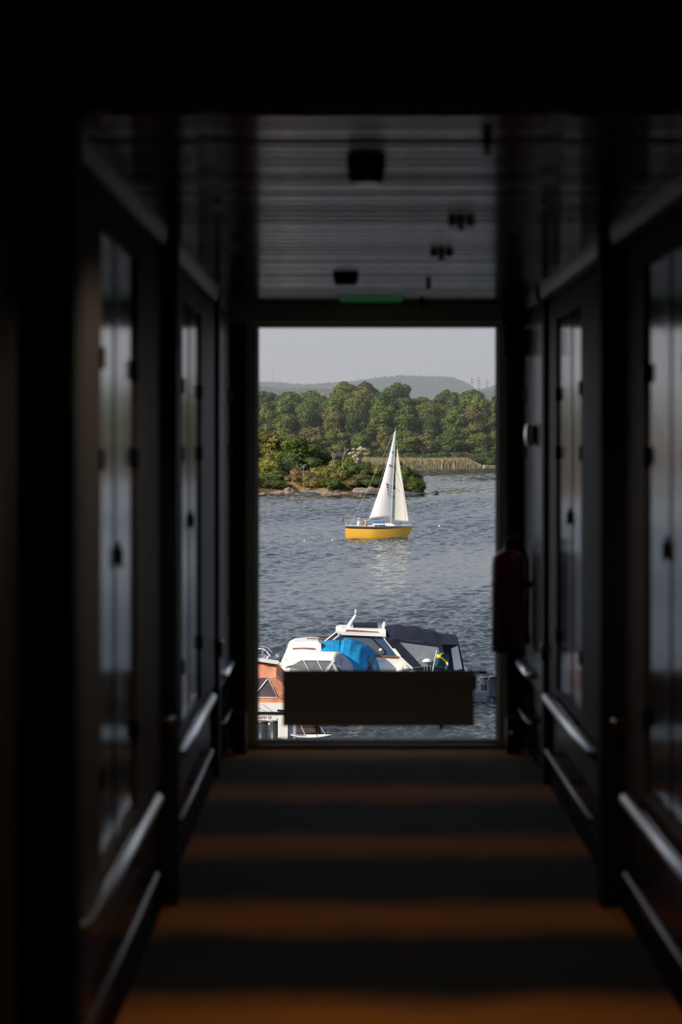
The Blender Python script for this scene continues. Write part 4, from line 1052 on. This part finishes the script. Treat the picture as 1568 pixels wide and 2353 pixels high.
MB().tube([(X(610),-.3,Z(1515)),(X(613),-.3,Z(1505))], .08, 10).ball((X(640),-.5,Z(1503)), .10, 2, (1.2,1,.7)).tube([(X(600),-.5,Z(1517)),(X(612),-.5,Z(1514)),(X(618),-.5,Z(1506))], .03).build('deck_fittings', M['chrome'], root)

# 3 boat with white and grey canopy
root, X, Z = mboat('canopy_boat', 650, 1648, 'low white boat with pale canopy and clear side windows in front of the blue one')
B = 1.05
hull_left(MB(), X(840), X(570), 2*B+.1, Z(1556), Z(1545), tr=.9).build('hull', M['gelcoat'], root)
deck_left(MB(), X(840), X(570), 2*B+.1, Z(1556), Z(1545)).build('deck', M['gelcoat'], root)
ar = [(650,1523,1530,.8),(675,1511,1522,.9),(690,1503,1514,.97),(697,1499,1511,1.0),(735,1498,1511,1.0),(785,1499,1514,1.0),(792,1503,1520,1.0)]
def cv(u, v, tab=ar):
    k = u*(len(tab)-1); i = min(int(k), len(tab)-2); f = k-i
    A = [tab[i][j]*(1-f)+tab[i+1][j]*f for j in range(4)]
    a_ = v*2-1; kk = (1-abs(a_)**3)
    return Vector((X(A[0])-(X(24)-X(0))*(1-v)*u**3, a_*B*A[3]*.93, Z(A[2]) + (Z(A[1])-Z(A[2]))*kk))
MB().grid(cv, 30, 20).build('canopy', M['whitecloth'], root)
for s in (-1, 1):
    y = s*B*.93
    sw = [(668,1526),(680,1519),(702,1513),(764,1512),(778,1540),(668,1540)]
    MB().slab([(X(a_), y, Z(b2_)) for a_, b2_ in [(664,1550),(670,1524),(698,1511),(768,1511),(782,1550)]], .008).build('clear_window', M['vinyl'], root)
    sm = MB()
    for p0, p1 in (((699,1511),(718,1545)),((768,1511),(738,1550)),((730,1511),(748,1545)),((762,1512),(778,1545)),((700,1511),(764,1512)),((752,1538),(770,1512))):
        sm.tube([(X(p0[0]), y*1.01, Z(p0[1])), (X(p1[0]), y*1.01, Z(p1[1]))], .022, 6)
    sm.build('canopy_pole', M['whitecloth'], root)
def rear3(u, v):
    t_ = cv(1, u); b_ = Vector((X(826)-(X(40)-X(0))*(1-u), (u*2-1)*B, Z(1552))); p = t_.lerp(b_, v); p.x += .16*math.sin(math.pi*v); return p
MB().grid(rear3, 18, 12).build('rear_curtain', M['greycloth'], root)
MB().slab([(X(764),-B*.93,Z(1512)),(X(769),-B*.94,Z(1518)),(X(786),-B*.99,Z(1552)),(X(780),-B*.98,Z(1552))], .01).build('side_curtain', M['greycloth'], root)
MB().slab([rear3(.12,.22)+Vector((.03,-.03,.03)),rear3(.34,.15)+Vector((.03,-.03,.03)),rear3(.36,.85)+Vector((.03,-.03,.03)),rear3(.12,.88)+Vector((.03,-.03,.03))], .01).build('rear_window', M['vinyl'], root)
lv = MB()
for px in (763,779,791): lv.tube([(X(px),-B-.02,Z(1548)),(X(px),-B-.02,Z(1538)),(X(px)+.05,-B-.02,Z(1533))], .045, 6)
lv.build('winches', M['blackm'], root)

# 4 orange canopy boat at the left, stern to the right
root, X, Z = mboat('canvas_boat', 600, 1662, 'white boat under a coral orange canvas cover at the left window edge')
B = 1.15
hull_left(MB(), X(690), X(380), 2*B, Z(1626), Z(1612), zbot=-.2, tr=.92, bowrake=.7).build('hull', M['gelcoat'], root)
MB().prism([(X(400),Z(1653)),(X(400),Z(1606)),(X(700),Z(1607)),(X(694),Z(1653))], 'y', -B-.03, B+.03).build('coaming', M['gelcoat'], root)
MB().tube([(X(400),-B-.04,Z(1628)),(X(692),-B-.04,Z(1630))], .05, 8).build('rubbing_strip', M['blackm'], root)
MB().box((X(400),-B-.045,Z(1650)),(X(690),-B+.2,Z(1647))).build('red_stripe', M['redstripe'], root)
text('AiMH 50', 'registration_letters', M['letters'], root, Matrix.Translation((X(611.5),-B-.036,Z(1640))) @ Matrix.Rotation(R(90),4,'X') @ Matrix.Diagonal((.72,1,1,1)), .185, .002)
def side_o(u, v, s=-1):
    pass
# cover: roof arch and sides with smoked window
top_o = [(480,1521),(560,1519),(590,1518),(637,1527),(655,1540),(662,1560),(670,1608)]
ro = MB()
def rof(u, v):
    px = 480 + (637-480)*u; a_ = v*2-1; kk = 1-abs(a_)**3.2
    ztop = Z(interp([(480,1516),(590,1517),(637,1529)], px)); zl = Z(interp([(480,1551),(637,1551)], px))
    return Vector((X(px) - 0*u, a_*B*(.95), zl+(ztop-zl)*kk + .02*math.sin(px*.22)))
ro.grid(rof, 20, 18).build('canopy_top', M['orange'], root)
MB().grid(lambda u, v: Vector((X(480+ (640-480)*u), (v*2-1)*B*.6, Z(interp([(480,1516),(590,1517),(640,1524)],480+160*u))+.03)), 10, 6).build('roof_patch', M['whitecloth'], root)
def bk(u, v):
    t_ = rof(1, u); b_ = Vector((X(664)+(X(20)-X(0))*u, (u*2-1)*B, Z(1608))); p = t_.lerp(b_, v); p.x += .20*math.sin(math.pi*v) + .03*math.sin(u*22); return p
MB().grid(bk, 26, 12).build('rear_curtain', M['orange'], root)
for s in (-1, 1):
    y = s*B*.955
    MB().slab([(X(620),y,Z(1551)),(X(637),y,Z(1551)),(X(650),y,Z(1560)),(X(668),y,Z(1608)),(X(645),y,Z(1596))], .015).slab([(X(480),y,Z(1595)),(X(645),y,Z(1595)),(X(672),y,Z(1608)),(X(480),y,Z(1608))], .015).build('side_curtain', M['orange'], root)
    MB().slab([(X(480),y,Z(1551)),(X(620),y,Z(1551)),(X(641),y,Z(1595)),(X(480),y,Z(1595))], .008).build('clear_window', M['vinylgrey'], root)
    MB().tube([(X(618),y*1.01,Z(1553)),(X(588),y*1.01,Z(1590)),(X(560),y*1.01,Z(1596))], .026, 6).tube([(X(620),y*1.01,Z(1553)),(X(641),y*1.01,Z(1595)),(X(590),y*1.01,Z(1595))], .02, 6).build('canopy_pole', M['whitecloth'], root)
MB().tube([(X(646),-B-.05,Z(1634)),(X(640),-B-.1,Z(1645)),(X(624),-B-.15,Z(1656))], .018, 6).tube([(X(640),-B-.05,Z(1623)),(X(655),-B-.05,Z(1624))], .03).build('mooring_line', M['blackm'], root)
MB().tube([(X(588),-B-.06,Z(1614)),(X(612),-B-.06,Z(1624))], .008, 5).tube([(X(606),-B-.06,Z(1609)),(X(628),-B-.06,Z(1626))], .008, 5).build('lashing', M['wire'], root)
MB().ball((X(618),-B-.16,Z(1655)), .10, 2, (1.6,1,.7)).build('fender', M['gelcoat'], root)

# ------------------------------------------------------------------ dock things
def pile(px, ytop, ybase, wpx, label):
    Y = (EYE-WATER)*F/(ybase-VY); S = F/Y; r = wpx/S/2; h_ = (ybase-ytop)/S
    root = empty('mooring_pile', ((px-VX)/S, Y, WATER)); tag(root, label, 'pile', 'steel mooring piles')
    MB().lathe([(r,-1.5),(r,h_-.04),(r*.96,h_-.04)], n=28).build('pile_tube', M['galv'], root, fixn=True)
    MB().lathe([(r*1.05,h_-.05),(r*1.05,h_),(r*.9,h_+.01)], n=28).build('cap', M['galv'], root, fixn=True)
pile(1113, 1556, 1602, 18, 'dark steel mooring pile, left one of the pair right of the board')
pile(1134, 1554, 1604, 23, 'dark steel mooring pile, right one of the pair beside the window edge')
pile(604, 1657, 1722, 26, 'thick dark steel pile under the orange boat at the window edge')
pile(630, 1657, 1716, 18, 'slimmer dark steel pile beside the white dock block')
Y = (EYE-WATER)*F/(1612-VY); S = F/Y
for k, lab in enumerate(('lower grey concrete block on the floating dock', 'upper grey concrete block stacked on the other by the piles')):
    o = MB().cbox((-.27,-.25,0),(.27,.25,.16),.015).build('concrete_block', M['concrete']); o.location = ((1104-VX)/S, Y, WATER+.10+.162*k); tag(o, lab, 'block', 'concrete blocks on the dock')
root = empty('dock_finger', ((1095-VX)/S, Y+.02, WATER)); tag(root, 'narrow floating dock finger pointing right from behind the board', 'dock')
MB().prism([(-2.4,-.5),(.35,-.35),(.53,.25),(.45,.32),(-2.4,.32)], 'z', .02, .10).build('dock_deck', M['concrete'], root)
MB().tube([(-1,-.45,-.1),(.2,-.38,.02),(.5,.1,.08)], .03, 6).build('edge_rail', M['galv'], root)
Y = (EYE-WATER)*F/(1700-VY); S = F/Y
def blk(name, x0, x1, y0_, y1_, m, label, cat, dy=0):
    mb_ = MB().cbox((-(x1-x0)/S/2, -.3, 0), ((x1-x0)/S/2, .3, (y1_-y0_)/S), .02)
    o = mb_.build(name, M[m]); o.location = (((x0+x1)/2-VX)/S, Y+dy, WATER-.0); tag(o, label, cat); return o
blk('dock_block', 640, 663, 1640, 1694, 'gelcoat', 'white upright dock block below the left corner of the board', 'block')
blk('dock_cabinet', 664, 681, 1640, 1700, 'bluegrey' if 'bluegrey' in M else 'greycloth', 'pale grey blue upright cabinet beside the white dock block', 'cabinet', .1)
root = empty('wooden_crate', ((709-VX)/S, Y+1.2, WATER)); tag(root, 'dark brown wooden crate just below the board', 'crate')
MB().cbox((-.42,-.3,.06),(.42,.3,.75),.01).build('crate_body', M['crate'], root)
cs = MB()
for z in (.12,.34,.56): cs.box((-.43,-.32,z),(.43,-.30,z+.10))
cs.build('slat', M['crate'], root)
root = empty('dinghy', ((715-VX)/S, Y-.3, WATER)); tag(root, 'small pale pointed dinghy floating just below the board', 'dinghy')
def din(u, v):
    t = u*2-1; wd = .32*(1-abs(t)**2.2); a_ = v*2-1
    return Vector((t*.72, a_*wd, .16 + .05*t*t - .16*(1-a_*a_)*(1-t*t)))
MB().grid(din, 20, 8).build('hull', M['gelcoat'], root)
MB().tube([(din(k/20, 0) + Vector((0,0,.01))) for k in range(21)], .018, 6).tube([(din(k/20, 1) + Vector((0,0,.01))) for k in range(21)], .018, 6).build('gunwale', M['gelcoat'], root)
MB().tube([(-.35,0,.55),(-.15,-.1,.1)], .02, 6).tube([(.35,0,.5),(.55,-.05,.18)], .015, 6).build('oar', M['alu'], root)

# ------------------------------------------------------------------ haze over the lake
hm = bpy.data.materials.new('lake haze'); hm.use_nodes = True; nt = hm.node_tree; nt.nodes.clear()
o_ = nt.nodes.new('ShaderNodeOutputMaterial'); vs_ = nt.nodes.new('ShaderNodeVolumeScatter'); vs_.inputs['Density'].default_value = 4.3e-4
vs_.inputs['Color'].default_value = (.86,.93,1,1); vs_.inputs['Anisotropy'].default_value = .3; nt.links.new(vs_.outputs[0], o_.inputs['Volume'])
hz = MB().box((-1600, 790, WATER-3), (1600, 4900, 420)).build('lake_haze', hm); tag(hz, 'thin bluish haze over the lake and distant hills', 'haze', kind='stuff')

# pieces that belong to a part rather than to the whole thing
SUB = {'sail_number': 'mainsail', 'sail_mark': 'mainsail', 'ensign_cross': 'ensign', 'flag_cross': 'ensign', 'window_trim': 'side_window', 'cabin_window': 'cabin',
       'rear_window': 'rear_curtain', 'roof_hatch': 'roof', 'roof_rail': 'roof', 'roof_cone': 'roof', 'antenna_head': 'radar_mast', 'sticker_mark': 'life_ring_sticker',
       'life_ring_sticker': 'cabin', 'windscreen_frame': 'windscreen', 'clear_window': 'side_curtain', 'registration_letters': 'hull', 'red_stripe': 'hull',
       'spreader': 'mast', 'lens': 'lamp_shade', 'glow_face': 'housing', 'gunwale': 'hull', 'dark_inside_sheet': 'canopy', 'spray_cover': 'cabin'}
for r_ in [o for o in list(col.objects) if o.parent is None and o.type == 'EMPTY']:
    kids = list(r_.children)
    byname = {}
    for c_ in kids: byname.setdefault(c_.name.split('.')[0], []).append(c_)
    for c_ in kids:
        p_ = SUB.get(c_.name.split('.')[0])
        if p_ and p_ in byname and not (byname[p_][0].parent is not r_) and not any(q.name.split('.')[0] in SUB and SUB[q.name.split('.')[0]] in byname for q in [byname[p_][0]]):
            c_.parent = byname[p_][0]
